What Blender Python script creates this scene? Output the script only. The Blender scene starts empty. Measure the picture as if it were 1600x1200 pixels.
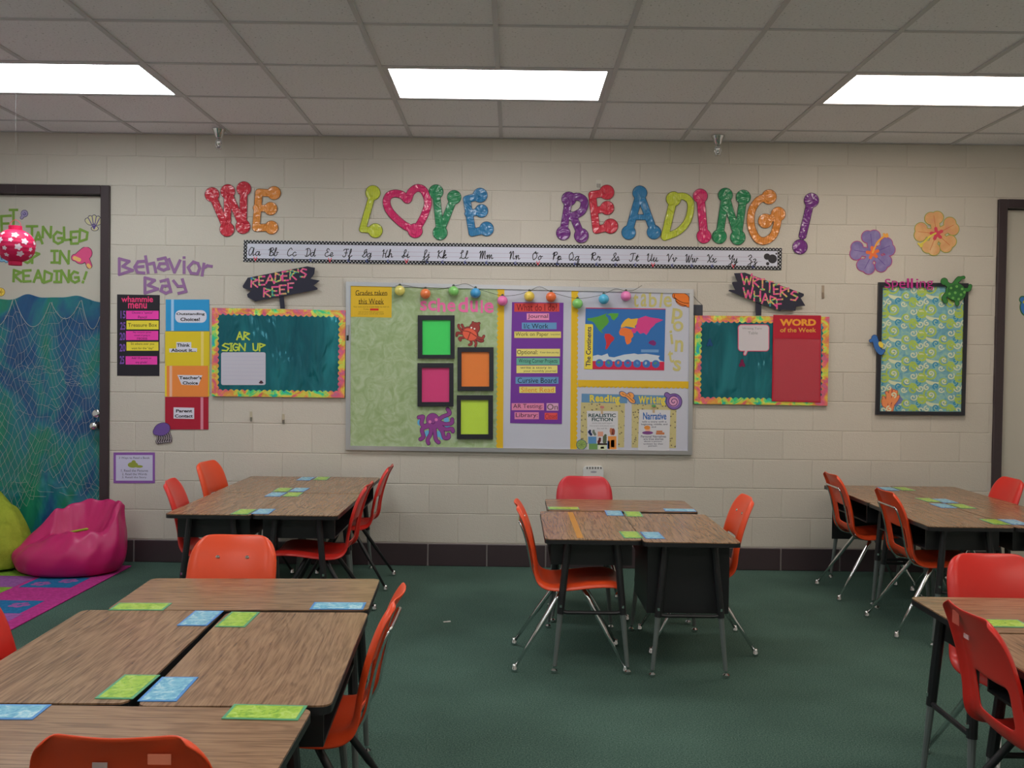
import bpy, math, random
import numpy as np
from mathutils import Vector, Matrix, geometry
random.seed(7); np.random.seed(7)
SC = bpy.context.scene
COL = SC.collection

# ------------------------------------------------------------------ camera
FPX, PITCH, ROLL, CAMH = 1483.0, math.atan(31/1483.0), 0.0135, 1.384
D = 6.46            # front face of the block wall
CEIL = 2.91
_r0 = Vector((1,0,0)); _u0 = Vector((0,math.sin(PITCH),math.cos(PITCH))); _F = Vector((0,math.cos(PITCH),-math.sin(PITCH)))
_R = math.cos(ROLL)*_r0 + math.sin(ROLL)*_u0
_U = -math.sin(ROLL)*_r0 + math.cos(ROLL)*_u0
cam_d = bpy.data.cameras.new('camera'); cam = bpy.data.objects.new('camera', cam_d); COL.objects.link(cam)
cam_d.sensor_fit = 'HORIZONTAL'; cam_d.sensor_width = 36.0; cam_d.lens = 36.0*FPX/1600.0
cam_d.clip_start = 0.05; cam_d.clip_end = 60
_m = Matrix((( _R.x,_U.x,-_F.x,0),(_R.y,_U.y,-_F.y,0),(_R.z,_U.z,-_F.z,CAMH),(0,0,0,1)))
cam.matrix_world = _m
SC.camera = cam
# ------------------------------------------------------------------ world, exposure
wd = bpy.data.worlds.new('world'); SC.world = wd; wd.use_nodes = True
wd.node_tree.nodes['Background'].inputs[0].default_value = (.5,.5,.5,1)
wd.node_tree.nodes['Background'].inputs[1].default_value = .05
SC.view_settings.view_transform = 'Standard'; SC.view_settings.look = 'None'
SC.view_settings.exposure = 0.0; SC.view_settings.gamma = 1.0; SC.view_settings.use_curve_mapping = False
LAMP = 10.4           # radiance of the fluorescent diffusers

def W(px, py, Y=D):
    """photograph measurement -> point on the vertical plane at depth Y"""
    d = _F + _R*((px-800)/FPX) + _U*((600-py)/FPX)
    k = Y/d.y
    return (d.x*k, CAMH + d.z*k)
def G(px, py, z=0.0):
    """photograph measurement -> point on the horizontal plane at height z"""
    d = _F + _R*((px-800)/FPX) + _U*((600-py)/FPX)
    k = (z-CAMH)/d.z
    return (d.x*k, d.y*k)

# ------------------------------------------------------------------ materials
def lin(c):
    return tuple(((v/255.0)/12.92 if v <= 10 else (((v/255.0)+.055)/1.055)**2.4) for v in c)
KI = 0.82
def alb(c):
    return tuple(min(.93, v/KI) for v in lin(c))
class NT:
    def __init__(s, name):
        s.m = bpy.data.materials.new(name); s.m.use_nodes = True
        s.t = s.m.node_tree; s.b = s.t.nodes['Principled BSDF']
    def n(s, typ, **kw):
        q = s.t.nodes.new(typ)
        for k, v in kw.items(): setattr(q, k, v)
        return q
    def l(s, a, b): s.t.links.new(a, b)
    def coord(s, scale=(1,1,1), rot=(0,0,0), out='Object'):
        tc = s.n('ShaderNodeTexCoord'); mp = s.n('ShaderNodeMapping')
        mp.inputs['Scale'].default_value = scale; mp.inputs['Rotation'].default_value = rot
        s.l(tc.outputs[out], mp.inputs['Vector']); return mp.outputs['Vector']
    def noise(s, vec, scale, detail=3, rough=.5, dist=0):
        q = s.n('ShaderNodeTexNoise'); q.inputs['Scale'].default_value = scale; q.inputs['Detail'].default_value = detail
        q.inputs['Roughness'].default_value = rough; q.inputs['Distortion'].default_value = dist
        s.l(vec, q.inputs['Vector']); return q.outputs['Fac']
    def ramp(s, fac, stops, interp='LINEAR'):
        q = s.n('ShaderNodeValToRGB'); q.color_ramp.interpolation = interp
        e = q.color_ramp.elements
        while len(e) < len(stops): e.new(.5)
        for i, (p, c) in enumerate(stops): e[i].position = p; e[i].color = (*c, 1)
        s.l(fac, q.inputs['Fac']); return q.outputs['Color']
    def bump(s, h, strength=.3, dist=.01):
        q = s.n('ShaderNodeBump'); q.inputs['Strength'].default_value = strength; q.inputs['Distance'].default_value = dist
        s.l(h, q.inputs['Height']); s.l(q.outputs['Normal'], s.b.inputs['Normal'])
    def set(s, col=None, rough=.6, metal=0, spec=.4, coat=0, trans=0):
        if col is not None: s.b.inputs['Base Color'].default_value = (*col, 1)
        s.b.inputs['Roughness'].default_value = rough; s.b.inputs['Metallic'].default_value = metal
        s.b.inputs['Specular IOR Level'].default_value = spec
        if coat: s.b.inputs['Coat Weight'].default_value = coat; s.b.inputs['Coat Roughness'].default_value = .12
        return s
_mc = {}
def paper(c, rough=.6, spec=.35):
    k = ('p', tuple(c), rough)
    if k not in _mc:
        t = NT('paper_%d_%d_%d' % tuple(c)).set(alb(c), rough, 0, spec)
        h = t.noise(t.coord(), 60, 2); t.bump(h, .08, .002)
        _mc[k] = t.m
    return _mc[k]
def ink(c):
    return paper(c, .7, .2)
def gloss_card(c):
    k = ('g', tuple(c))
    if k not in _mc:
        a = alb(c); t = NT('laminated_card_%d_%d_%d' % tuple(c)).set(a, .17, 0, .6)
        v = t.coord()
        w = t.n('ShaderNodeTexWave'); w.inputs['Scale'].default_value = 26; w.inputs['Distortion'].default_value = 1.2; w.inputs['Detail'].default_value = 1
        t.l(t.coord(rot=(0,.12,0)), w.inputs['Vector'])
        t.l(t.ramp(w.outputs['Fac'], [(.0, tuple(x*.86 for x in a)), (1, tuple(min(.95,x*1.08) for x in a))]), t.b.inputs['Base Color'])
        t.bump(t.noise(v, 15, 2, .4, .8), 0.75, .036)
        _mc[k] = t.m
    return _mc[k]
def metal(name, c, rough=.2):
    if name not in _mc: _mc[name] = NT(name).set(c, rough, 1).m
    return _mc[name]
def plastic(name, c, rough=.35, spec=.5, bump=0, bs=300):
    if name not in _mc:
        t = NT(name).set(c, rough, 0, spec)
        if bump: t.bump(t.noise(t.coord(), bs, 2), bump, .002)
        _mc[name] = t.m
    return _mc[name]

CHROME = metal('chrome', (.75,.75,.76), .12)
ALU = metal('brushed_aluminium', (.62,.63,.66), .38)
BLACK = plastic('black_enamel', (.012,.012,.014), .4)
LEGGREY = plastic('grey_enamel_leg', (.13,.15,.145), .35)
FRAMEBROWN = plastic('dark_brown_enamel', lin((62,50,54)), .45)
BLACKFRAME = plastic('black_painted_frame', lin((36,36,46)), .4)

def m_wall():
    t = NT('painted_block').set(None, .62, 0, .3)
    v = t.coord(out='Object')
    oi = t.n('ShaderNodeObjectInfo')
    c0 = (.625,.58,.51)
    rnd = t.ramp(oi.outputs['Random'], [(0, tuple(x*.965 for x in c0)), (1, tuple(x*1.03 for x in c0))])
    t.l(rnd, t.b.inputs['Base Color'])
    mx = t.n('ShaderNodeMath', operation='ADD'); t.l(t.noise(v, 45, 4, .6), mx.inputs[0]); t.l(t.noise(v, 140, 2), mx.inputs[1])
    t.bump(mx.outputs[0], .28, .006); return t.m
def m_mortar():
    t = NT('painted_joint').set((.66,.61,.54), .65, 0, .3); t.bump(t.noise(t.coord(), 60, 3), .3, .004); return t.m
def m_carpet():
    t = NT('green_carpet').set(None, .95, 0, .1)
    v = t.coord()
    a = t.noise(v, 170, 3, .7); b = t.noise(v, 1.6, 3)
    c1 = t.ramp(a, [(.3, (.030,.066,.053)), (.5, (.076,.142,.114)), (.7, (.165,.245,.208))])
    c2 = t.ramp(b, [(.3, (.8,.8,.8)), (.7, (1.1,1.1,1.1))])
    mx = t.n('ShaderNodeMix', data_type='RGBA', blend_type='MULTIPLY'); mx.inputs['Factor'].default_value = 1
    t.l(c1, mx.inputs['A']); t.l(c2, mx.inputs['B']); t.l(mx.outputs['Result'], t.b.inputs['Base Color'])
    t.bump(a, .8, .01); return t.m
def m_tile():
    t = NT('fissured_ceiling_tile').set(None, .9, 0, .1)
    v = t.coord(); oi = t.n('ShaderNodeObjectInfo')
    ad = t.n('ShaderNodeVectorMath', operation='ADD'); t.l(v, ad.inputs[0])
    sc = t.n('ShaderNodeVectorMath', operation='SCALE'); sc.inputs['Scale'].default_value = 7
    cb = t.n('ShaderNodeCombineXYZ'); t.l(oi.outputs['Random'], cb.inputs[0]); t.l(oi.outputs['Random'], cb.inputs[1])
    t.l(cb.outputs[0], sc.inputs[0]); t.l(sc.outputs[0], ad.inputs[1])
    a = t.noise(ad.outputs[0], 85, 2, .5)
    t.l(t.ramp(a, [(.27, (.42,.41,.43)), (.35, (.88,.87,.90)), (.7, (.93,.92,.95))]), t.b.inputs['Base Color'])
    t.bump(a, .5, .006); return t.m
def m_wood():
    t = NT('oak_laminate').set(None, .26, 0, .5)
    oi = t.n('ShaderNodeObjectInfo')
    sc = t.n('ShaderNodeVectorMath', operation='ADD'); t.l(t.coord(), sc.inputs[0])
    cb = t.n('ShaderNodeCombineXYZ'); mu = t.n('ShaderNodeMath', operation='MULTIPLY'); mu.inputs[1].default_value = 13
    t.l(oi.outputs['Random'], mu.inputs[0]); t.l(mu.outputs[0], cb.inputs[1]); t.l(cb.outputs[0], sc.inputs[1])
    mp = t.n('ShaderNodeMapping'); mp.inputs['Scale'].default_value = (1.1, 9, 1); t.l(sc.outputs[0], mp.inputs['Vector'])
    big = t.noise(mp.outputs[0], 1.6, 4, .55, .7)
    mp2 = t.n('ShaderNodeMapping'); mp2.inputs['Scale'].default_value = (4, 120, 1); t.l(sc.outputs[0], mp2.inputs['Vector'])
    fine = t.noise(mp2.outputs[0], 1.5, 3, .6)
    w = t.n('ShaderNodeMath', operation='SINE'); mm = t.n('ShaderNodeMath', operation='MULTIPLY'); mm.inputs[1].default_value = 46
    t.l(big, mm.inputs[0]); t.l(mm.outputs[0], w.inputs[0])
    s2 = t.n('ShaderNodeMath', operation='MULTIPLY_ADD'); s2.inputs[1].default_value = .10; t.l(w.outputs[0], s2.inputs[0]); t.l(fine, s2.inputs[2])
    t.l(t.ramp(s2.outputs[0], [(.2, (.125,.062,.032)), (.42, (.235,.130,.068)), (.5, (.278,.158,.086)), (.8, (.375,.225,.125))]), t.b.inputs['Base Color'])
    t.bump(s2.outputs[0], .05, .002); return t.m
def m_ramp(name, stops, scale, rough=.6, metal_=0, bump=0, dist=0, detail=3, spec=.4, mapscale=(1,1,1), bscale=None, bdist=.01):
    if name in _mc: return _mc[name]
    t = NT(name).set(None, rough, metal_, spec)
    v = t.coord(mapscale); f = t.noise(v, scale, detail, .55, dist)
    t.l(t.ramp(f, stops), t.b.inputs['Base Color'])
    if bump: t.bump(t.noise(v, bscale or scale*2, 3, .5, .5), bump, bdist)
    _mc[name] = t.m; return t.m
WALLM, MORTAR, CARPET, TILEM, WOOD = m_wall(), m_mortar(), m_carpet(), m_tile(), m_wood()

# ------------------------------------------------------------------ object helpers
def props(o, label=None, cat=None, group=None, kind=None):
    if label: o['label'] = label
    if cat: o['category'] = cat
    if group: o['group'] = group
    if kind: o['kind'] = kind
    return o
def thing(name, label, cat, loc=(0,0,0), rz=0, group=None, kind=None):
    o = bpy.data.objects.new(name, None); COL.objects.link(o)
    o.location = loc; o.rotation_euler = (0,0,rz); o.empty_display_size = .1
    return props(o, label, cat, group, kind)
def mesh(name, geom, smooth=False):
    me = bpy.data.meshes.new(name); me.from_pydata([tuple(v) for v in geom[0]], [], geom[1]); me.update()
    if smooth: me.polygons.foreach_set('use_smooth', [True]*len(me.polygons))
    return me
def obj(name, me, mat, parent=None, loc=(0,0,0), rz=0):
    if isinstance(me, tuple): me = mesh(name, me)
    if not me.materials: me.materials.append(mat)
    o = bpy.data.objects.new(name, me); COL.objects.link(o)
    if me.materials[0] is not mat:
        o.material_slots[0].link = 'OBJECT'; o.material_slots[0].material = mat
    o.location = loc; o.rotation_euler = (0,0,rz); o.parent = parent
    return o
def gadd(*gs):
    V, Fs = [], []
    for v, f in gs:
        k = len(V); V += [tuple(x) for x in v]; Fs += [tuple(i+k for i in q) for q in f]
    return (V, Fs)
def gmove(g, d): return ([(v[0]+d[0], v[1]+d[1], v[2]+d[2]) for v in g[0]], g[1])
def box(x0, x1, y0, y1, z0, z1, bev=0):
    if not bev:
        V = [(x0,y0,z0),(x1,y0,z0),(x1,y1,z0),(x0,y1,z0),(x0,y0,z1),(x1,y0,z1),(x1,y1,z1),(x0,y1,z1)]
        return (V, [(0,3,2,1),(4,5,6,7),(0,1,5,4),(1,2,6,5),(2,3,7,6),(3,0,4,7)])
    b = bev; ring = []
    pts = [(x0,y0),(x1,y0),(x1,y1),(x0,y1)]
    cut = [(x0+b,y0),(x1-b,y0),(x1,y0+b),(x1,y1-b),(x1-b,y1),(x0+b,y1),(x0,y1-b),(x0,y0+b)]
    ins = [(x0+b*1.4,y0+b),(x1-b*1.4,y0+b),(x1-b,y0+b*1.4),(x1-b,y1-b*1.4),(x1-b*1.4,y1-b),(x0+b*1.4,y1-b),(x0+b,y1-b*1.4),(x0+b,y0+b*1.4)]
    V = [(*p,z0) for p in ins]+[(*p,z0+b) for p in cut]+[(*p,z1-b) for p in cut]+[(*p,z1) for p in ins]
    Fs = [tuple(range(7,-1,-1)), tuple(range(24,32))]
    for r in range(3):
        for i in range(8):
            j = (i+1) % 8; Fs.append((r*8+i, r*8+j, (r+1)*8+j, (r+1)*8+i))
    return (V, Fs)
def tube(path, rad, n=8, caps=True):
    """tube through 3-D points; rad a number or a list"""
    P = [Vector(p) for p in path]; m = len(P)
    rs = rad if isinstance(rad, (list, tuple)) else [rad]*m
    V, Fs = [], []; prev = None
    for i in range(m):
        t = (P[min(i+1,m-1)]-P[max(i-1,0)]).normalized()
        if prev is None:
            a = Vector((0,0,1)) if abs(t.z) < .9 else Vector((1,0,0))
            u = t.cross(a).normalized()
        else:
            u = (prev - t*prev.dot(t)).normalized()
        prev = u; w = t.cross(u)
        for k in range(n):
            an = 2*math.pi*k/n; V.append(tuple(P[i] + (u*math.cos(an) + w*math.sin(an))*rs[i]))
    for i in range(m-1):
        for k in range(n):
            k2 = (k+1) % n; Fs.append((i*n+k, i*n+k2, (i+1)*n+k2, (i+1)*n+k))
    if caps: Fs += [tuple(range(n-1,-1,-1)), tuple(range((m-1)*n, m*n))]
    return (V, Fs)
def lathe(prof, n=16, c=(0,0,0)):
    """profile [(r,z)] spun round the vertical"""
    V, Fs = [], []
    for r, z in prof:
        for k in range(n):
            a = 2*math.pi*k/n; V.append((c[0]+r*math.cos(a), c[1]+r*math.sin(a), c[2]+z))
    for i in range(len(prof)-1):
        for k in range(n):
            k2 = (k+1) % n; Fs.append((i*n+k, i*n+k2, (i+1)*n+k2, (i+1)*n+k))
    Fs += [tuple(range(n-1,-1,-1)), tuple(range((len(prof)-1)*n, len(prof)*n))]
    return (V, Fs)
def spline(pts, n=6, closed=False):
    P = [np.array(p, float) for p in pts]; m = len(P); out = []
    rng = range(m if closed else m-1)
    for i in rng:
        if closed: p0,p1,p2,p3 = P[i-1],P[i],P[(i+1)%m],P[(i+2)%m]
        else: p0,p1,p2,p3 = P[max(i-1,0)],P[i],P[i+1],P[min(i+2,m-1)]
        for k in range(n):
            t = k/n
            out.append(tuple(.5*((2*p1)+(-p0+p2)*t+(2*p0-5*p1+4*p2-p3)*t*t+(-p0+3*p1-3*p2+p3)*t**3)))
    if not closed: out.append(tuple(P[-1]))
    return out

# ---- flat things on the wall, measured on the photograph (px) and set at a distance off from the wall face
def _prism(pts2, tris, off, th):
    n = len(pts2); Yb, Yf = D-off, D-off-th
    V = []
    for p in pts2:
        x, z = W(p[0], p[1], Yf); V.append((x, Yf, z))
    Fs = [t for t in tris]
    return V, Fs, Yb
def wpoly(pts, off, th=.001):
    pts = [tuple(map(float, p)) for p in pts]
    ar = sum(pts[i][0]*pts[(i+1)%len(pts)][1]-pts[(i+1)%len(pts)][0]*pts[i][1] for i in range(len(pts)))
    if ar > 0: pts = pts[::-1]          # counter-clockwise when y is up
    tri = geometry.tessellate_polygon([[Vector((p[0], -p[1], 0)) for p in pts]])
    Yf, Yb = D-off-th, D-off; n = len(pts)
    f2 = []
    for a, b, c in tri:
        A_, B_, C_ = pts[a], pts[b], pts[c]
        s = (B_[0]-A_[0])*(-(C_[1]-A_[1])) - (C_[0]-A_[0])*(-(B_[1]-A_[1]))
        f2.append((a,b,c) if s > 0 else (a,c,b))
    V = []
    for p in pts: x, z = W(p[0], p[1], Yf); V.append((x, Yf, z))
    if th > 0:
        V += [(v[0], Yb, v[2]) for v in V]
        for i in range(n): j = (i+1) % n; f2.append((j, i, i+n, j+n))
        f2.append(tuple(range(2*n-1, n-1, -1)))
    return (V, f2)
def wrect(x0, y0, x1, y1, off, th=.001):
    return wpoly([(x0,y0),(x1,y0),(x1,y1),(x0,y1)], off, th)
def rrect(x0, y0, x1, y1, r, n=5):
    out = []
    for cx, cy, a0 in ((x1-r,y0+r,-90),(x1-r,y1-r,0),(x0+r,y1-r,90),(x0+r,y0+r,180)):
        for k in range(n+1):
            a = math.radians(a0+90*k/n); out.append((cx+r*math.cos(a), cy+r*math.sin(a)))
    return out
def ell(cx, cy, rx, ry=None, n=28, rot=0):
    ry = ry or rx; c, s = math.cos(rot), math.sin(rot); o = []
    for k in range(n):
        a = 2*math.pi*k/n; x, y = rx*math.cos(a), ry*math.sin(a); o.append((cx+x*c-y*s, cy+x*s+y*c))
    return o
# signed distance shapes in px
def s_seg(a, b, r):
    def f(X, Y):
        dx, dy = b[0]-a[0], b[1]-a[1]; L = dx*dx+dy*dy+1e-9
        t = np.clip(((X-a[0])*dx+(Y-a[1])*dy)/L, 0, 1)
        return np.hypot(X-a[0]-t*dx, Y-a[1]-t*dy)-r
    return f
def s_circ(c, r): return lambda X, Y: np.hypot(X-c[0], Y-c[1])-r
def s_ell(c, rx, ry, rot=0):
    co, si = math.cos(rot), math.sin(rot)
    def f(X, Y):
        x = (X-c[0])*co+(Y-c[1])*si; y = -(X-c[0])*si+(Y-c[1])*co
        return (np.hypot(x/rx, y/ry)-1)*min(rx, ry)
    return f
def s_path(pts, r): return s_union(*[s_seg(pts[i], pts[i+1], r if not isinstance(r, (list,tuple)) else r[i]) for i in range(len(pts)-1)])
def s_union(*fs):
    def f(X, Y):
        o = fs[0](X, Y)
        for g in fs[1:]: o = np.minimum(o, g(X, Y))
        return o
    return f
def s_sub(a, b): return lambda X, Y: np.maximum(a(X, Y), -b(X, Y))
def s_off(a, d): return lambda X, Y: a(X, Y)-d
def wsdf(fn, bb, off, th=.001, step=1.0):
    x0, y0, x1, y1 = bb
    xs = np.arange(x0-2, x1+2+step, step); ys = np.arange(y0-2, y1+2+step, step)
    X, Y = np.meshgrid(xs, ys); Fv = fn(X, Y)
    Yf, Yb = D-off-th, D-off
    V, idx, Fs, edges = [], {}, [], {}
    def vert(key, x, y):
        if key not in idx:
            a, b = W(x, y, Yf); idx[key] = len(V); V.append((a, Yf, b))
        return idx[key]
    ny, nx = Fv.shape
    inside = Fv < 0
    cells = inside[:-1,:-1] | inside[1:,:-1] | inside[:-1,1:] | inside[1:,1:]
    for j, i in zip(*np.nonzero(cells)):
        cs = [(j,i),(j+1,i),(j+1,i+1),(j,i+1)]     # counter-clockwise seen with y up
        poly = []
        for k in range(4):
            a, b = cs[k], cs[(k+1)%4]; fa, fb = Fv[a], Fv[b]
            if fa < 0: poly.append(vert(a, xs[a[1]], ys[a[0]]))
            if (fa < 0) != (fb < 0):
                t = fa/(fa-fb); key = (min(a,b), max(a,b))
                poly.append(vert(key, xs[a[1]]+(xs[b[1]]-xs[a[1]])*t, ys[a[0]]+(ys[b[0]]-ys[a[0]])*t))
        if len(poly) >= 3:
            Fs.append(tuple(poly))
            for k in range(len(poly)):
                e = (poly[k], poly[(k+1)%len(poly)]); edges[e] = 1
    if th > 0:
        back = {}
        def bk(i):
            if i not in back: back[i] = len(V); V.append((V[i][0], Yb, V[i][2]))
            return back[i]
        for (a, b) in list(edges):
            if (b, a) not in edges: Fs.append((b, a, bk(a), bk(b)))
    return (V, Fs)
def wribbon(paths, hw, off):
    """flat inked strokes, each a mitred strip"""
    V, Fs = [], []; Yf = D-off
    for p in paths:
        Yf -= 1.0e-5
        q = [np.array(p[0], float)]
        for r in p[1:]:
            if np.hypot(r[0]-q[-1][0], r[1]-q[-1][1]) > .05: q.append(np.array(r, float))
        if len(q) < 2: continue
        m = len(q); dirs = [(q[i+1]-q[i])/np.hypot(*(q[i+1]-q[i])) for i in range(m-1)]
        k = len(V)
        for i in range(m):
            a, b = dirs[max(i-1,0)], dirs[min(i,m-2)]
            t = a+b; L = np.hypot(*t); t = t/L if L > .3 else b
            nrm = np.array((-t[1], t[0])); sc = hw/max(.45, abs(nrm[0]*-a[1]+nrm[1]*a[0]))
            c = q[i] + (-a*hw*.5 if i == 0 else (b*hw*.5 if i == m-1 else 0))
            for e in (c-nrm*sc, c+nrm*sc):
                x, z = W(e[0], e[1], Yf); V.append((x, Yf, z))
        for i in range(m-1): Fs.append((k+2*i, k+2*i+1, k+2*i+3, k+2*i+2))
    return (V, Fs)
def wstroke(segs, hw, off, th=.001):
    """cut-out letters of straight strips"""
    gs = []; n = 0
    for p in segs:
        for i in range(len(p)-1):
            a, b = np.array(p[i], float), np.array(p[i+1], float); d = b-a; L = np.hypot(*d)
            if L < 1e-6: continue
            d /= L; nrm = np.array((-d[1], d[0]))*hw; e = d*hw*.7
            gs.append(wpoly([a-e-nrm, b+e-nrm, b+e+nrm, a-e+nrm], off, th+n*.00012)); n += 1
    return gadd(*gs)
def wobj(name, g, mat, parent=None, label=None, cat=None, group=None, kind=None, smooth=False):
    if parent is None:
        a = np.array(g[0]); c = (a.max(0)+a.min(0))/2
        o = obj(name, mesh(name, gmove(g, -c)), mat, None, tuple(c))
    else:
        q = parent; w = Vector((0,0,0))
        while q is not None: w = w+q.location; q = q.parent
        o = obj(name, mesh(name, gmove(g, tuple(-w))), mat, parent)
    return props(o, label, cat, group, kind)
def wthing(name, px, py, off, label, cat, group=None):
    x, z = W(px, py, D-off); return thing(name, label, cat, (x, D-off, z), 0, group)
def cr(x0, y0, s):
    def f(*a):
        if len(a) == 1: return [(x0+s*p[0], y0+s*p[1]) for p in a[0]]
        o = []
        for i in range(0, len(a), 2): o += [x0+s*a[i], y0+s*a[i+1]]
        return tuple(o)
    return f
# printed text from the built-in font
_fc = {}
def font2d(body, bold=0.0):
    k = (body, bold)
    if k not in _fc:
        cu = bpy.data.curves.new('t', 'FONT'); cu.body = body; cu.offset = bold; cu.resolution_u = 3
        o = bpy.data.objects.new('t', cu)
        me = bpy.data.meshes.new_from_object(o)
        V = np.array([v.co[:2] for v in me.vertices]) if len(me.vertices) else np.zeros((1,2))
        Fs = [tuple(p.vertices) for p in me.polygons]
        bpy.data.objects.remove(o); bpy.data.curves.remove(cu); bpy.data.meshes.remove(me)
        lo, hi = V.min(0), V.max(0); V = (V-lo)/np.maximum(hi-lo, 1e-6)
        _fc[k] = (V, Fs, hi-lo)
    return _fc[k]
def wtext(body, bb, off, bold=0.0, rot=0, th=0, keep=False):
    V, Fs, sz = font2d(body, bold); x0, y0, x1, y1 = bb
    w, h = x1-x0, y1-y0; cx, cy = (x0+x1)/2, (y0+y1)/2
    if keep:
        s = min(w/sz[0], h/sz[1]); w, h = sz[0]*s, sz[1]*s
    c, s = math.cos(rot), math.sin(rot); Yf = D-off-th; out = []
    for u, v in V:
        x, y = (u-.5)*w, (.5-v)*h
        X, Z = W(cx+x*c-y*s, cy+x*s+y*c, Yf); out.append((X, Yf, Z))
    fs = list(Fs)
    if th > 0:
        ed = {}
        for f in Fs:
            for k in range(len(f)): ed[(f[k], f[(k+1)%len(f)])] = 1
        n = len(out); out += [(v[0], D-off, v[2]) for v in out]
        for (a, b) in list(ed):
            if (b, a) not in ed: fs.append((b, a, a+n, b+n))
    return (out, fs)
ORD = ['first','second','third','fourth','fifth','sixth','seventh','eighth','ninth','tenth']
GL = {
 'A': [[(0,0),(2,6),(4,0)],[(.8,2.2),(3.2,2.2)]], 'B': [[(0,0),(0,6),(3,5),(1,3.1),(4,1.6),(0,0)]],
 'D': [[(0,0),(.4,6),(3.8,4.4),(3.4,1.2),(0,0)]], 'E': [[(4,6),(0,5.8),(.2,0),(4,.2)],[(0,3),(3,3.1)]],
 'F': [[(4,6),(0,5.8),(.2,0)],[(0,3),(3,3.1)]], 'G': [[(3.6,5.2),(1.6,6),(0,4),(.2,1.2),(2,0),(4,1),(3.8,2.9),(2,2.8)]],
 'H': [[(0,6),(0,0)],[(4,6),(4,0)],[(0,3),(4,3.2)]], 'I': [[(2,6),(2,0)],[(0,6),(4,6)],[(0,0),(4,0)]],
 'L': [[(0,6),(.2,0),(4,.3)]], 'N': [[(0,0),(.2,6),(3.7,0),(4,6)]], 'P': [[(0,0),(.2,6),(4,4.8),(.3,2.8)]],
 'R': [[(0,0),(.2,6),(4,4.7),(.4,3),(4,0)]], 'S': [[(4,5.4),(1.6,6),(.2,4.4),(3.8,2.2),(2.6,.2),(0,.6)]],
 'T': [[(0,6),(4,6)],[(2,6),(2,0)]], 'U': [[(0,6),(.4,.8),(2,0),(3.6,.8),(4,6)]], 'W': [[(0,6),(1.1,0),(2,4.4),(3,0),(4,6)]],
 '!': [[(3,6),(1.6,2)],[(1,.7),(.8,0)]], "'": [[(2,6),(2,0)]],
 'e': [[(4,5.6),(1.4,5.4),(0,2.8),(1.2,.3),(4,0)],[(.2,2.8),(3.6,3.1)]], 'h': [[(0,6),(1,0)],[(.5,3),(3.2,3.6),(4,.2)]],
 'a': [[(.2,5.2),(2.8,6),(4,.6)],[(3.3,3.2),(.9,3.2),(.3,1.1),(2.2,0),(3.8,1)]], 'v': [[(0,6),(2,0),(4,5.4)]],
 'i': [[(2,4.4),(2,0)],[(2,6),(2,5.8)]], 'o': [[(1.8,6),(0,3.2),(1,.4),(3.2,0),(4,2.8),(3.4,5.2),(1.8,6)]],
 'r': [[(.8,6),(0,0)],[(.5,3.6),(2.2,5),(4,4.6)]], 'y': [[(0,5.4),(1.4,3),(3.4,3.1)],[(2.8,6),(4,.8),(1.6,0)]],
}
def glyph_px(ch, bb, flip=False):
    x0, y0, x1, y1 = bb
    return [[(x0+((4-u) if flip else u)/4*(x1-x0), y1-v/6*(y1-y0)) for u, v in p] for p in GL[ch]]
def cut_letters(word, boxes, hw, off, mat, colour, where, group, wordname=None, th=.0012):
    """one cut-out strip letter per box, each a thing of its own"""
    for i, (ch, bb) in enumerate(zip(word, boxes)):
        wobj('paper_letter' if ch not in "!" else 'paper_exclamation_mark', wstroke(glyph_px(ch, bb), hw, off, th), mat, None,
             '%s cut-out %s, %s character of the word %s %s' % (colour, 'letter '+ch if ch != '!' else 'exclamation mark', ORD[i], wordname or word, where), 'letter', group)
def font_letters(word, boxes, off, mat, colour, where, group, bold=.03, rots=None, wordname=None, th=.0015):
    for i, (ch, bb) in enumerate(zip(word, boxes)):
        wobj('paper_letter', wtext(ch, bb, off, bold, (rots[i] if rots else 0), th), mat, None,
             '%s cut-out letter %s, %s character of the word %s %s' % (colour, ch, ORD[i], wordname or word, where), 'letter', group)
def sheet(name, pts, off, mat, label, cat, th=.001, group=None, name2=None):
    return wobj(name, wpoly(pts, off, th), mat, None, label, cat, group)

# ================================================================== THE ROOM
RX0, RX1, RY0 = -4.4, 4.4, -1.3  # unseen sides and rear drawn in so the walls return more light
PLASTER = plastic('bounce_white_wall', (.85,.83,.79), .6, .3, .1, 30)  # unseen walls whitened to bounce more light onto the ceiling
fl = obj('floor', box(RX0, RX1, RY0, D+.02, -.1, 0), CARPET); props(fl, 'dark green loop carpet covering the classroom floor', 'floor', kind='structure')
def wallbox(name, b, label):
    return props(obj(name, box(*b), PLASTER), label, 'wall', kind='structure')
wallbox('wall_left', (RX0-.15, RX0, RY0, D+.2, -.1, CEIL+.3), 'unseen side wall beyond the left edge, whitened to bounce light')
wallbox('wall_right', (RX1, RX1+.15, RY0, D+.2, -.1, CEIL+.3), 'unseen side wall beyond the right edge, whitened to bounce light')
wallbox('wall_rear', (RX0, RX1, RY0-.15, RY0, -.1, CEIL+.3), 'unseen wall behind the viewpoint, whitened to bounce light')
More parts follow.
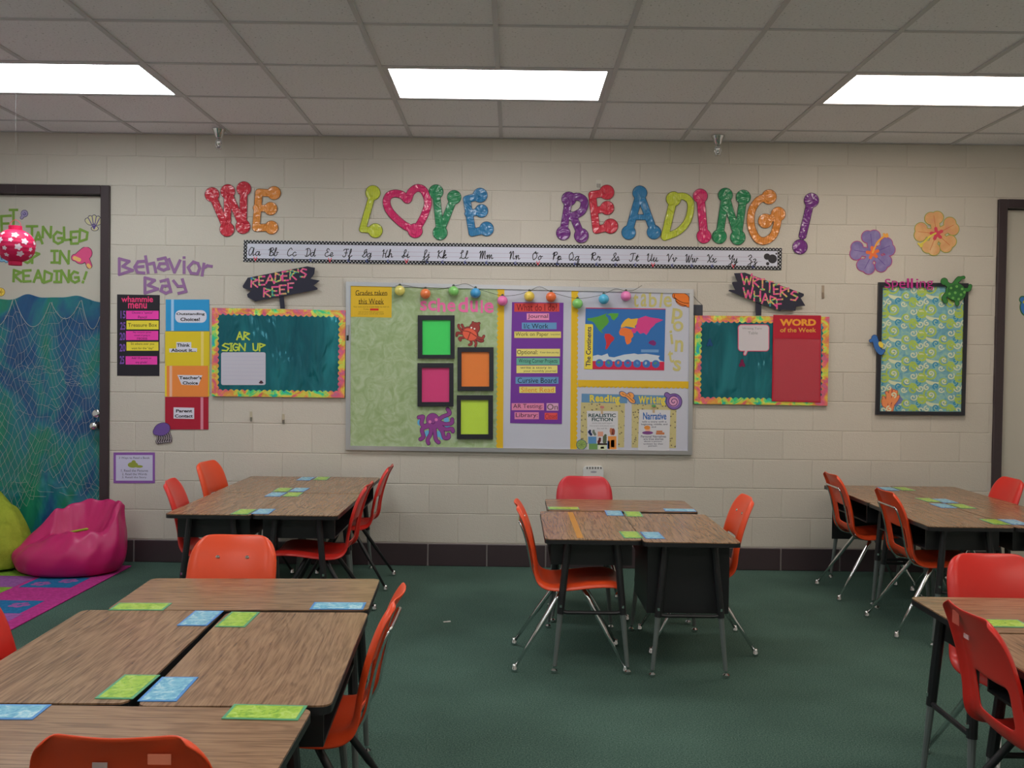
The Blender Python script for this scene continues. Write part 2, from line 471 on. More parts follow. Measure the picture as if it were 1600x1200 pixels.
# door openings in the block wall
DL = (-3.77, -2.74, 2.555)      # frame outside left, right, top
DR = (3.277, 4.30, 2.545)
JD = .0035                        # joint recess
gs = []
for a, b, z0, z1 in ((RX0, DL[0], 0, CEIL+.1), (DL[1], DR[0], 0, CEIL+.1), (DR[1], RX1, 0, CEIL+.1), (DL[0], DL[1], DL[2], CEIL+.1), (DR[0], DR[1], DR[2], CEIL+.1)):
    gs.append(box(a, b, D+JD, D+.2, z0-.0, z1))
wb = props(obj('wall_back', gadd(*gs), MORTAR), 'cream painted concrete block wall at the back of the room', 'wall', kind='structure')
BW, BH, JT = .4015, .2, .003
_bc = {}
def block_mesh(w, h):
    k = (round(w,3), round(h,3))
    if k not in _bc:
        x, z, b = w/2, h/2, .003; t = JD+.002
        V = [(-x,t,-z),(x,t,-z),(x,t,z),(-x,t,z), (-x,b*.7,-z),(x,b*.7,-z),(x,b*.7,z),(-x,b*.7,z), (-x+b,0,-z+b),(x-b,0,-z+b),(x-b,0,z-b),(-x+b,0,z-b)]
        Fs = []
        for r in (0,4):
            for i in range(4):
                j = (i+1) % 4; Fs.append((r+i, r+j, r+4+j, r+4+i))
        Fs.append((8,9,10,11)); me = mesh('block', (V, Fs)); me.materials.append(WALLM); _bc[k] = me
    return _bc[k]
def add_block(x0, x1, z0, z1):
    if x1-x0 < .03: return
    obj('block', block_mesh(x1-x0-JT, z1-z0-JT), WALLM, wb, ((x0+x1)/2, D, (z0+z1)/2))
Z0 = .157
for k in range(14):
    z0 = Z0+BH*k; z1 = min(z0+BH, CEIL)
    ph = .245 if k % 2 else .245-BW/2
    n0 = int(math.floor((-3.55-ph)/BW))
    for n in range(n0, n0+20):
        a, b = ph+n*BW, ph+(n+1)*BW
        if a > 3.9: break
        if z0 < DL[2]-.05:
            if b <= DL[1] or a >= DR[0]: continue
            a, b = max(a, DL[1]), min(b, DR[0])
        add_block(a, b, z0, z1)
# dark glazed base course
bs = props(obj('baseboard_back', box(DL[1], DR[0], D-.002, D+JD, 0, Z0-.003), plastic('pale_base_joint', lin((150,142,140)), .7)), 'dark brown glazed tile base along the block wall', 'baseboard', kind='structure')
BASET = plastic('brown_glazed_tile', lin((66,54,58)), .35, .5, .1, 20)
n = -8
while .245+n*BW < DR[0]:
    a, b = max(.245+n*BW, DL[1]), min(.245+(n+1)*BW, DR[0]); n += 1
    if b-a < .03: continue
    obj('base_tile', box(a+.005, b-.005, D-.012, D-.002, .001, Z0-.006, .003), BASET, bs)
# ------------------------------------------------------------------ ceiling
ce = props(obj('ceiling', box(RX0, RX1, RY0, D+.2, CEIL+.06, CEIL+.2), TILEM), 'suspended ceiling of square fissured tiles in a metal grid', 'ceiling', kind='structure')
TS, TX, TY = .6096, -.096, 6.15
GRIDM = plastic('grey_grid_metal', (.60,.59,.61), .5)
lamps = []
for i in range(-1, 2):
    for j in range(3): lamps.append((TX+2*TS*2*i, TY-TS*1.5-j*4*TS))
def is_lamp(cx, cy): return any(abs(cx-a) < TS and abs(cy-b) < TS*.5 for a, b in lamps)
_tc = {}
xl = [TX+TS*k for k in range(-9, 10)]; yl = [TY-TS*k for k in range(0, 16)]
cols = sorted([RX0]+[x for x in xl if RX0 < x < RX1]+[RX1]); rows = sorted([RY0]+[y for y in yl if y > RY0]+[D])
for a, b in zip(cols[:-1], cols[1:]):
    for c, d in zip(rows[:-1], rows[1:]):
        cx, cy = (a+b)/2, (c+d)/2
        if is_lamp(cx, cy): continue
        k = (round(b-a,3), round(d-c,3))
        if k not in _tc:
            _tc[k] = mesh('ceiling_tile', box(-(b-a)/2+.006, (b-a)/2-.006, -(d-c)/2+.006, (d-c)/2-.006, 0, .018)); _tc[k].materials.append(TILEM)
        obj('ceiling_tile', _tc[k], TILEM, ce, (cx, cy, CEIL+.004+random.uniform(0,.0015)))
gb = .012
for x in cols[1:-1]:
    # a run is broken where a lamp straddles it
    segs = [(RY0, D)]
    for (a, b) in lamps:
        if abs(x-a) < .05:
            ns = []
            for s0, s1 in segs:
                lo, hi = b-TS/2, b+TS/2
                if lo > s0 and hi < s1: ns += [(s0, lo), (hi, s1)]
                else: ns.append((s0, s1))
            segs = ns
    for s0, s1 in segs: obj('grid_bar', box(x-gb, x+gb, s0, s1, CEIL-.002, CEIL+.005), GRIDM, ce)
for y in rows[1:-1]: obj('grid_bar', box(RX0, RX1, y-gb*.7, y+gb*.7, CEIL-.001, CEIL+.0055), GRIDM, ce)
obj('wall_angle', box(RX0, RX1, D-.016, D, CEIL-.0005, CEIL+.004), GRIDM, ce)
# ------------------------------------------------------------------ fluorescent lamps
def lamp_mat(name, c):
    t = NT(name); t.b.inputs['Base Color'].default_value = (.8,.8,.8,1); t.b.inputs['Roughness'].default_value = .5
    t.b.inputs['Emission Color'].default_value = (*c,1); t.b.inputs['Emission Strength'].default_value = LAMP; return t.m
LM = [lamp_mat('cool_diffuser', (.94,1,1)), lamp_mat('neutral_diffuser', (1,.97,.95)), lamp_mat('warm_diffuser', (1,.88,.76))]
lnames = {-1: 'left', 0: 'middle', 1: 'right'}
for q, (a, b) in enumerate(lamps):
    i = round((a-TX)/(4*TS)); j = round((TY-TS*1.5-b)/(4*TS))
    rowname = ['in the row nearest the block wall', 'in the second row from the block wall', 'in the third row from the block wall', 'in the last row behind the viewpoint'][j]
    t = thing('ceiling_light', '%s fluorescent ceiling light %s' % ({-1:'leftmost long',0:'middle long',1:'rightmost long'}[i], rowname), 'ceiling light', (a, b, CEIL), 0, 'fluorescent ceiling lights')
    hx, hy, w = TS-.013, TS/2-.009, .026
    obj('frame', gadd(box(-hx, hx, -hy, -hy+w, 0, .03), box(-hx, hx, hy-w, hy, 0, .03), box(-hx, -hx+w, -hy+w, hy-w, 0, .03), box(hx-w, hx, -hy+w, hy-w, 0, .03)), GRIDM, t)
    obj('diffuser', box(-hx+w, hx-w, -hy+w, hy-w, .006, .012), LM[i+1], t)
# ------------------------------------------------------------------ sprinklers
def sprinkler(px, py, label):
    Y = 6.30; x, z = W(px, py, Y)
    t = thing('fire_sprinkler', label, 'sprinkler', (x, Y, CEIL), 0, 'ceiling sprinklers'); t.scale = (1.25,1.25,1.25)
    obj('escutcheon', mesh('escutcheon', lathe([(.036,0),(.035,-.004),(.026,-.02),(.019,-.045),(.014,-.05)][::-1], 20), True), CHROME, t)
    obj('nozzle', mesh('nozzle', lathe([(.016,-.105),(.017,-.1),(.006,-.098),(.007,-.085),(.014,-.075),(.012,-.05)], 14), True), CHROME, t)
    obj('frame_arm', gadd(tube([(-.012,0,-.06),(-.017,0,-.08),(-.006,0,-.1)], .003, 6), tube([(.012,0,-.06),(.017,0,-.08),(.006,0,-.1)], .003, 6)), CHROME, t)
sprinkler(342, 198, 'chrome ceiling sprinkler above the red letter W')
sprinkler(1122, 212, 'chrome ceiling sprinkler above the green letter N')
# ------------------------------------------------------------------ doors
DOORM = plastic('cream_door_paint', (.60,.565,.49), .45, .4, .05, 40)
def door(name, X0, X1, top, lab, num):
    o = thing(name, lab, 'door', (X0, D, 0), 0, None, 'structure')
    w = .06
    obj('frame_jamb', box(0, w, -.02, .13, 0, top, .004), FRAMEBROWN, o); obj('frame_jamb', box(X1-X0-w, X1-X0, -.02, .13, 0, top, .004), FRAMEBROWN, o)
    obj('frame_head', box(w, X1-X0-w, -.02, .13, top-w, top, .004), FRAMEBROWN, o)
    lf = obj('door_leaf', box(w+.004, X1-X0-w-.004, .035, .08, .008, top-w-.004, .003), DOORM, o)
    obj('door_stop', box(w, X1-X0-w, .081, .12, 0, top-w), FRAMEBROWN, o)
    return o
d1 = door('door_1', DL[0], DL[1], DL[2], 'cream door in a dark frame covered with blue wave paper', 1)
d2 = door('door_2', DR[0], DR[1], DR[2], 'cream door in a dark brown frame at the right edge', 2)
DOFF = -.034   # the face of a leaf lies behind the wall face
kx, kz = W(152, 665, D+.035)
kn = obj('door_knob', mesh('door_knob', ([(v[0], -v[2], v[1]) for v in lathe([(.031,0),(.031,.006),(.012,.012),(.011,.034),(.024,.042),(.029,.056),(.024,.068),(.008,.074)], 20)[0]], lathe([(1,0)]*8, 20)[1]), True), CHROME, d1, (kx-DL[0], .03, kz))
kx, kz = W(152, 646, D+.035)
obj('deadbolt', mesh('deadbolt', ([(v[0], -v[2], v[1]) for v in lathe([(.03,0),(.03,.01),(.024,.016),(.01,.017)], 20)[0]], lathe([(1,0)]*4, 20)[1]), True), CHROME, d1, (kx-DL[0], .03, kz))

# ================================================================== DESKS
DL_, DW_, DH_ = .80, .43, .61
def rr3(hx, hy, r, z0, z1):
    p = rrect(-hx, -hy, hx, hy, r, 4); n = len(p)
    V = [(a,b,z0) for a,b in p]+[(a,b,z1) for a,b in p]
    return (V, [tuple(range(n-1,-1,-1)), tuple(range(n,2*n))]+[(i,(i+1)%n,n+(i+1)%n,n+i) for i in range(n)])
_dm = {}
def dmesh():
    if _dm: return _dm
    _dm['top'] = mesh('desk_top', rr3(DL_/2, DW_/2, .025, DH_-.004, DH_))
    _dm['edge'] = mesh('edge_band', rr3(DL_/2+.001, DW_/2+.001, .026, DH_-.022, DH_-.004))
    for nm, zb in (('shallow', .475), ('deep', .475)):
        x, y0, y1, zt, t = .30, -.185, .185, DH_-.023, .008
        _dm[nm] = mesh('book_box', gadd(*([box(-x-.006, -x, y0, y1, .27, zt, .002), box(-x, x*.4, y1-t, y1, .27, zb)] if nm == 'deep' else []), box(-x, x, y0, y1, zb, zb+t), box(-x, x, y1-t, y1, zb+t, zt), box(-x, -x+t, y0, y1-t, zb+t, zt), box(x-t, x, y0, y1-t, zb+t, zt)))
    for sx in (-1, 1):
        for sy in (-1, 1):
            t0, b0 = Vector((sx*.335, sy*.11, DH_-.023)), Vector((sx*.365, sy*.165, .012))
            L = lambda f: tuple(t0.lerp(b0, f))
            _dm['leg', sx, sy] = mesh('leg', tube([L(0), L(.56)], .0165, 10))
            _dm['ext', sx, sy] = mesh('leg_extension', tube([L(.56), L(.6), L(.965)], [.0135,.0125,.009], 10))
            _dm['glide', sx, sy] = mesh('glide', lathe([(.012,0),(.016,.003),(.015,.012),(.006,.02),(.006,.03)], 10, (L(1)[0], L(1)[1], .001)))
            _dm['bolt', sx, sy] = mesh('bolt', lathe([(.006,-.006),(.006,.006)], 8, (L(.53)[0]+sx*.013, L(.53)[1], L(.53)[2]+.02)))
        m = .54; a = Vector((sx*.335, 0, 0)).lerp(Vector((sx*.365,0,0)), m)
        yy = .11+(.165-.11)*m; z = (DH_-.023)*(1-m)+.012*m
        _dm['bar', sx] = mesh('crossbar', tube([(a.x, -yy, z), (a.x, -yy+.03, z-.006), (a.x, yy-.03, z-.006), (a.x, yy, z)], .009, 8))
    return _dm
def desk(x, y, rz, label, group, box_kind='shallow', tape=None):
    m = dmesh(); t = thing('student_desk', label, 'desk', (x, y, 0), rz, group)
    top = obj('desk_top', m['top'], WOOD, t); obj('edge_band', m['edge'], BLACK, t)
    obj('book_box', m[box_kind], BLACK, t)
    for sx in (-1, 1):
        obj('crossbar', m['bar', sx], BLACK, t)
        for sy in (-1, 1):
            l = obj('leg', m['leg', sx, sy], BLACK, t)
            obj('leg_extension', m['ext', sx, sy], LEGGREY, l); obj('glide', m['glide', sx, sy], CHROME, l); obj('bolt', m['bolt', sx, sy], CHROME, l)
    return t
P2 = math.pi/2
# rz turns the student side (local -Y):  0 -> towards camera, P2 -> towards +X, -P2 -> towards -X, pi -> towards the wall
gA, gB, gC, gD, gE = ['desks of the %s group' % s for s in ('back left', 'middle', 'back right', 'front left', 'front right')]
desk(-1.518, 5.145, -P2, 'wood-top student desk nearest the orange chair below the jellyfish, front left of its group', gA)
desk(-1.084, 5.155, P2, 'wood-top student desk in front right of the group under the reef board', gA)
desk(-1.525, 5.955, -P2, 'wood-top student desk by the wall, back left of the reef board group', gA)
desk(-1.093, 5.970, P2, 'wood-top student desk by the wall, back right of the reef board group', gA)
dB1 = desk(.372, 4.60, -P2, 'student desk in the middle group with a strip of yellow tape across its top', gB)
desk(.806, 4.565, P2, 'student desk with deep black box, front right of the middle group', gB, 'deep')
desk(.600, 5.245, math.pi, 'student desk set crosswise in front of the red chair, back of the middle group', gB)
desk(2.285, 5.075, -P2, 'student desk at the front left of the group below the spelling board', gC)
desk(2.722, 5.075, P2, 'student desk at the front right of the group below the spelling board', gC)
desk(2.290, 5.885, -P2, 'student desk against the wall, back left of the spelling board group', gC, 'deep')
desk(2.727, 5.885, P2, 'student desk against the wall, back right of the spelling board group', gC)
desk(-.852, 3.145, math.pi+.05, 'student desk set crosswise at the far end of the front left group', gD)
desk(-1.085, 2.512, -P2+.03, 'student desk on the left of the front left group, above the rug', gD)
desk(-.632, 2.512, P2+.045, 'student desk on the right of the front left group, beside the orange chair', gD)
desk(-.835, 1.885, 0, 'student desk set crosswise nearest the viewer at the bottom left', gD)
desk(1.765, 3.005, math.pi, 'student desk set crosswise before the red chair at the right edge', gE)
desk(1.545, 2.375, -P2, 'student desk behind the red chair with the opening, right edge', gE)
# a strip of yellow tape on one desk
wx = G(888, 800, DH_)[0]
tp = obj('tape_strip', box(-.014, .014, -.37, .37, 0, .0006), paper((176,122,48), .45)); tp.location = (.315, 4.60, DH_+.0003); tp.rotation_euler = (0,0,0)
props(tp, 'yellow tape strip stuck along the desk top in the middle group', 'tape')

# ------------------------------------------------------------------ cards on the desks
def m_card(name, a, b, c):
    t = NT(name).set(None, .25, 0, .5)
    v = t.coord(); f = t.noise(v, 38, 4, .6, 1.2)
    t.l(t.ramp(f, [(.34, lin(a)), (.5, lin(b)), (.64, lin(c))]), t.b.inputs['Base Color']); return t.m
CARDG = m_card('green_card_print', (120,170,60), (165,205,70), (190,220,110))
CARDB = m_card('blue_card_print', (90,160,200), (130,195,220), (190,225,235))
CGB, CBB = paper((80,150,110), .3), paper((70,130,190), .3)
_cm = {}
def card(px, py, col, along, where):
    x, y = G(px, py, DH_)
    hx, hy = (.083, .044) if along == 'x' else (.044, .083)
    if along not in _cm:
        _cm[along] = (mesh('desk_card', box(-hx, hx, -hy, hy, 0, .0015)), mesh('print', box(-hx+.007, hx-.007, -hy+.007, hy-.007, .0016, .0019)))
    a, b = _cm[along]
    o = obj('desk_card', a, CGB if col == 'green' else CBB, None, (x, y, DH_+.0004), random.uniform(-.04,.04))
    props(o, '%s name card %s' % (col, where), 'card', 'name cards on the desks')
    obj('print', b, CARDG if col == 'green' else CARDB, o)
for a in [(381,800,'green','y','at the front seam of the back left desks, beside the blue one'),
          (412,799.4,'blue','y','at the back left desks front seam, beside the green one'),
          (431,772.8,'blue','y','front left in the cluster of four on the back left desks'),
          (458,772.8,'green','y','front right in the cluster of four on the back left desks'),
          (442,765.5,'green','y','back left in the cluster of four on the back left desks'),
          (468,765.5,'blue','y','back right in the cluster of four on the back left desks'),
          (478,748.2,'blue','y','on the back left desks at the wall, left of the green one'),
          (503,747.8,'green','y','on the back left desks at the wall, right of the blue one'),
          (880.6,794.4,'green','x','on the crosswise middle desk at its left end'),
          (959.4,802,'blue','y','on the taped desk at its far corner'),
          (989.4,803.4,'green','y','on the deep-boxed middle desk at its far corner'),
          (1062,797.3,'blue','x','on the crosswise middle desk at its right end'),
          (985.6,835.8,'green','y','on the taped desk at its near corner'),
          (1019,836.7,'blue','y','on the deep-boxed middle desk at its near corner'),
          (1387.7,764,'blue','y','on the back right desks at the wall, left of the green one'),
          (1412,764,'green','y','on the back right desks at the wall, right of the blue one'),
          (1450.7,781.5,'green','y','back left in the cluster of four on the back right desks'),
          (1476,782.8,'blue','y','back right in the cluster of four on the back right desks'),
          (1473.5,790.5,'blue','y','front left in the cluster of four on the back right desks'),
          (1503,791.3,'green','y','front right in the cluster of four on the back right desks'),
          (1554.5,815.7,'green','y','at the back right desks front seam, beside the blue one'),
          (1584,816,'blue','y','at the front seam of the back right desks, at the right edge'),
          (220,948.3,'green','x','on the far crosswise desk of the front left group, left end'),
          (314,966.3,'blue','y','left of the seam at the far end of the front left pair'),
          (372,968.2,'green','y','right of the seam at the far end of the front left pair'),
          (528.6,947.3,'blue','x','on the far crosswise desk of the front left group, right end'),
          (201,1073.3,'green','y','left of the seam at the near end of the front left pair'),
          (264,1077,'blue','y','right of the seam at the near end of the front left pair'),
          (6,1113,'blue','x','on the nearest desk at the left picture edge'),
          (414.6,1113.5,'green','x','on the nearest desk at its right end, bottom left'),
          (1559,974.3,'green','x','on the crosswise desk before the red chair, right edge')]: card(*a)

# ================================================================== CHAIRS
PROF = spline([(.238,.352),(.232,.377),(.19,.392),(.10,.390),(.0,.378),(-.08,.374),(-.128,.388),(-.153,.425),(-.166,.48),(-.180,.55),(-.200,.62),(-.226,.684),(-.258,.740)], 3)
def shell_mesh():
    m = len(PROF); NU = 16; V, Fs = [], []
    P = np.array(PROF); T = np.gradient(P, axis=0); T /= np.linalg.norm(T, axis=1)[:,None]
    N = np.stack([-T[:,1], T[:,0]], 1)*1.0       # to the sitter's side: up for the seat, forward for the back
    N = np.where((N[:,1:2] < 0) & (np.abs(N[:,1:2]) > .5), -N, N)
    for i in range(m):
        if P[i,1] > .42 and N[i,0] < 0: N[i] = -N[i]
        if P[i,1] <= .42 and N[i,1] < 0: N[i] = -N[i]
    hw = np.interp(np.linspace(0,1,m), [0,.05,.15,.35,.5,.6,.7,.85,.95,1], [.155,.175,.192,.198,.190,.182,.178,.174,.168,.160])
    for i in range(m):
        y, z = P[i]; t = i/(m-1); back = min(1, max(0, (z-.40)/.08)); seat = 1-back
        for k in range(NU+1):
            u = -1+2*k/NU; a = abs(u)
            x = hw[i]*(u if a < .9 else math.copysign(.9+(a-.9)*.55, u))
            lift = (.016*seat+.026*back)*a*a                     # dish
            roll = -(.030)*max(0, (a-.78)/.22)**2                # rim curls away
            o = lift+roll
            zz = z + N[i,1]*o; yy = y + N[i,0]*o
            top = max(0, (t-.84)/.16)
            x *= 1-.20*top**3; zz -= top*.014*a**3; yy += top*.010*max(0,(a-.7)/.3)
            yy -= .004*max(0,(t-.93)/.07)**2
            if t < .06: zz -= .012*a**3; yy -= .02*a**4
            V.append((x, yy, zz))
    lo, hi = .435, .555
    for i in range(m-1):
        zc = (P[i,1]+P[i+1,1])/2
        for k in range(NU):
            uc = abs(-1+2*(k+.5)/NU)
            if P[i,0] < -.10 and lo < zc < hi and uc < .5: continue
            Fs.append((i*(NU+1)+k, i*(NU+1)+k+1, (i+1)*(NU+1)+k+1, (i+1)*(NU+1)+k))
    me = mesh('shell', (V, Fs), True); return me
SHELL = shell_mesh()
_ch = {}
def chmesh():
    if _ch: return _ch
    for sx in (-1, 1):
        for sy, y0 in ((-1,-.035), (1,.065)):
            t0, b0 = Vector((sx*.115, y0, .352)), Vector((sx*.205, sy*.25, .018))
            L = lambda f: tuple(t0.lerp(b0, f))
            _ch['leg', sx, sy] = mesh('leg', tube([(sx*.07, y0*.9, .358), L(.04), L(.12), L(.5), L(.54), L(1)], [.011,.0115,.0115,.0115,.0095,.0075], 10), True)
            _ch['glide', sx, sy] = mesh('glide', lathe([(.010,0),(.0145,.003),(.0145,.010),(.0125,.017),(.0105,.026),(.009,.034)], 12, (b0.x, b0.y, .001)), True)
    _ch['frame'] = mesh('seat_frame', gadd(tube([(-.075,-.033,.358),(.075,-.033,.358)], .011, 8), tube([(-.075,.06,.358),(.075,.06,.358)], .011, 8), tube([(-.07,-.06,.364),(-.07,.12,.37)], .009, 8), tube([(.07,-.06,.364),(.07,.12,.37)], .009, 8)))
    off = .016
    pts = []
    side = [(-.06,.352),(-.130,.368),(-.168,.425),(-.181,.48),(-.195,.55),(-.210,.605),(-.224,.642)]
    for y, z in side: pts.append((-.118, y, z))
    pts += [(-.110,-.231,.657),(-.09,-.235,.661),(.09,-.235,.661),(.110,-.231,.657)]
    for y, z in side[::-1]: pts.append((.118, y, z))
    _ch['bracket'] = mesh('back_bracket', tube(spline(pts, 3), .0065, 8), True)
    for s in (-1, 1):
        g = lathe([(.0085,0),(.008,.003),(.004,.0055)], 10)
        _ch['rivet', s] = mesh('rivet', ([(v[0]+s*.055, v[2]*.95-.2115, v[1]+.662) for v in g[0]], g[1]))
        _ch['brivet', s] = mesh('rivet', ([(v[0]+s*.055, -v[2]*.95-.226, v[1]+.662) for v in g[0]], g[1]))
    return _ch
ORANGE = plastic('orange_plastic', lin((235,78,36)), .33, .5, .05, 500)
RED = plastic('red_plastic', lin((214,44,36)), .33, .5, .05, 500)
CRIMSON = plastic('crimson_plastic', lin((196,40,52)), .33, .5, .05, 500)
def chair(x, y, rz, col, legs, bracket, label, group, rivets='front'):
    m = chmesh(); t = thing('school_chair', label, 'chair', (x, y, 0), rz, group)
    s = obj('shell', SHELL, col, t)
    so = s.modifiers.new('thickness', 'SOLIDIFY'); so.thickness = .006; so.offset = 0
    su = s.modifiers.new('smooth', 'SUBSURF'); su.levels = 1; su.render_levels = 1
    lm = CHROME if legs == 'chrome' else BLACK
    for sx in (-1, 1):
        for sy in (-1, 1):
            l = obj('leg', m['leg', sx, sy], lm, t); obj('glide', m['glide', sx, sy], CHROME, l)
    obj('seat_frame', m['frame'], lm, t)
    if bracket: obj('back_bracket', m['bracket'], CHROME, t)
    if rivets != 'none':
        for q in (-1, 1): obj('rivet', m['rivet', q] if rivets == 'front' else m['brivet', q], CHROME, t)
    if abs(rz-math.pi) < .01: t.scale = (1, 1, .98)
    return t
gc = ['chairs at the %s desks' % s for s in ('back left', 'middle', 'back right', 'front left', 'front right')]
# rz: 0 faces the wall (+Y); P2 faces -X; -P2 faces +X; pi faces the camera
chair(.278, 4.45, -P2, ORANGE, 'chrome', True, 'orange plastic chair seen from the side, left of the middle desks', gc[1])
chair(.435, 5.37, math.pi, CRIMSON, 'chrome', False, 'crimson plastic chair at the back of the middle desks, against the wall', gc[1], 'none')
chair(.935, 4.73, P2, ORANGE, 'chrome', False, 'orange plastic chair on the right of the middle desks', gc[1])
chair(-1.58, 5.10, -P2+.12, RED, 'black', False, 'red plastic chair left of the back left desks, nearer one', gc[0], 'none')
chair(-1.69, 5.98, -P2-.15, ORANGE, 'black', False, 'orange plastic chair left of the back left desks, against the wall', gc[0], 'none')
chair(-1.00, 5.06, P2, RED, 'black', False, 'red plastic chair right of the back left desks, nearer one', gc[0], 'none')
chair(-1.00, 5.93, P2, RED, 'black', False, 'red plastic chair right of the back left desks, beside the wall', gc[0], 'none')
chair(2.245, 5.06, -P2, ORANGE, 'chrome', True, 'orange chair with chrome back bracket, nearer of the two left of the back right desks', gc[2])
chair(2.215, 5.83, -P2, ORANGE, 'chrome', True, 'orange chair with chrome back bracket, by the wall left of the back right desks', gc[2])
chair(2.76, 5.68, P2, RED, 'chrome', False, 'red plastic chair in front of the right door', gc[2], 'none')
chair(-1.035, 3.32, math.pi, ORANGE, 'black', False, 'orange chair with two silver rivets facing the viewer, far end of the front left desks', gc[3])
chair(-.556, 2.67, P2, ORANGE, 'black', True, 'orange plastic chair on the right side of the front left desks', gc[3])
chair(-1.215, 2.50, -P2, RED, 'black', False, 'red chair cut off by the left picture edge', gc[3], 'none')
cn = chair(-.672, 1.86, 0, ORANGE, 'black', False, 'orange chair with its back to the viewer at the bottom left', gc[3], 'none')
chair(1.72, 3.15, math.pi, RED, 'chrome', False, 'red chair facing the viewer at the right picture edge', gc[4], 'none')
ce_ = chair(1.48, 2.55, -P2, RED, 'black', False, 'red chair seen from behind with an opening in its back, bottom right', gc[4], 'none')
def sticker(ch, x, z, w, h, c, y):
    g = box(-w/2, w/2, -.0008, .0008, -h/2, h/2)
    return obj('sticker', mesh('sticker', gmove(g, (x, y, z))), paper(c), ch)

# ================================================================== WALL LETTERS
def blob_letter(key, f, bb, c, label, off=.004):
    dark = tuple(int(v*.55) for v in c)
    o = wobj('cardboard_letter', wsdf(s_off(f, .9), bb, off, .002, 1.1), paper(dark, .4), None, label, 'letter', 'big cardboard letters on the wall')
    wobj('face', wsdf(f, bb, off+.002, .001, 1.1), gloss_card(c), o)
    return o
def letter(c, circles, paths, col, key, label, r=5.0):
    fs = [s_circ(c(*q[:2]), q[2]*c.s) for q in circles]
    for p in paths:
        rr = p[0] if not isinstance(p[0], tuple) else None
        pts = [q for q in p if isinstance(q, tuple)]
        fs.append(s_path([c(*q) for q in pts], (rr if rr else 22)*c.s))
    al = [c(*q[:2]) for q in circles] + [c(*q) for p in paths for q in p if isinstance(q, tuple)]
    xs = [a[0] for a in al]; ys = [a[1] for a in al]
    return blob_letter(key, s_union(*fs), (min(xs)-14, min(ys)-14, max(xs)+14, max(ys)+14), col, label)
def CR(x0, y0, s):
    f = cr(x0, y0, s); f.s = s; return f
c1 = CR(300, 270, .2125); c2 = CR(560, 270, .2125); c3 = CR(860, 270, .26875)
RED_, OR_, LIME_, PINK_, GRN_, BLU_, PUR_ = (196,44,62), (216,136,62), (186,196,62), (206,44,104), (44,134,88), (48,120,170), (112,48,128)
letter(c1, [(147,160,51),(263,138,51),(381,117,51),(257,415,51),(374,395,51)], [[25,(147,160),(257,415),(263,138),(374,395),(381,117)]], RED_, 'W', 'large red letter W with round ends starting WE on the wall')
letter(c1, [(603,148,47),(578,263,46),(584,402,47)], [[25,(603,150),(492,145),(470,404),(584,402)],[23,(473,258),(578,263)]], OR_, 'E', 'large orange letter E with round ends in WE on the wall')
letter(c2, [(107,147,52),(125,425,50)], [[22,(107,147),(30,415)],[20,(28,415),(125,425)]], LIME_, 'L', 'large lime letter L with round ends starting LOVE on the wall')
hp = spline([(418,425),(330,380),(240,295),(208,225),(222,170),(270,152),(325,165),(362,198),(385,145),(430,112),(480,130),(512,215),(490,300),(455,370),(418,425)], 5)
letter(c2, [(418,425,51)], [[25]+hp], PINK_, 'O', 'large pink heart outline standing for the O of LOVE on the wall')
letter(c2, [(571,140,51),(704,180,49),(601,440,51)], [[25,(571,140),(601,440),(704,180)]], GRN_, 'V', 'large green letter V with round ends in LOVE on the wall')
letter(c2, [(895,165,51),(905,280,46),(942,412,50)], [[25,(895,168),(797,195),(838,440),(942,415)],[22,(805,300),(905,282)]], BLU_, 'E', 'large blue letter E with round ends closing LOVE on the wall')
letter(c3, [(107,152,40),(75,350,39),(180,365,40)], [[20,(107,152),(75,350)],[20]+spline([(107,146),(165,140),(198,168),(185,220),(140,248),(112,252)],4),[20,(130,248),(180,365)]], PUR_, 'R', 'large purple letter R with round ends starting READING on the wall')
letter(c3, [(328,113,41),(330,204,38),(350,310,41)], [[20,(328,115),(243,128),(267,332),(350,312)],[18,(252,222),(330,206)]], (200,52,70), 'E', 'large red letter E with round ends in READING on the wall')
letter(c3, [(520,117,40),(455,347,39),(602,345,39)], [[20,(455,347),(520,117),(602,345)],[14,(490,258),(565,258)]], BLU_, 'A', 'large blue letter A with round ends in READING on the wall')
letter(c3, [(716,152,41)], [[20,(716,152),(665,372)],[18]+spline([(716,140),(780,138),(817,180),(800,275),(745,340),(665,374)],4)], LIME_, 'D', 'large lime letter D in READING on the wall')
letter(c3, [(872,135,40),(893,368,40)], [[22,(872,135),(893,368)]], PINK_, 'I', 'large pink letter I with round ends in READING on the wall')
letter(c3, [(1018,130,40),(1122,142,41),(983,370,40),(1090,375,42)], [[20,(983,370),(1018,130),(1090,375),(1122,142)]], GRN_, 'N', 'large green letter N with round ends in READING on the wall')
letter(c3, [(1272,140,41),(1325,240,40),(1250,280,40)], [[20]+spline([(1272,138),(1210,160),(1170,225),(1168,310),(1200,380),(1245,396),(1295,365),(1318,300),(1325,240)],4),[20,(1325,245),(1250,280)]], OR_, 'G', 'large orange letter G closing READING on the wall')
letter(c3, [(1518,160,41),(1452,430,41)], [[20,(1510,180),(1467,365)]], PUR_, '!', 'large purple exclamation mark after READING on the wall')

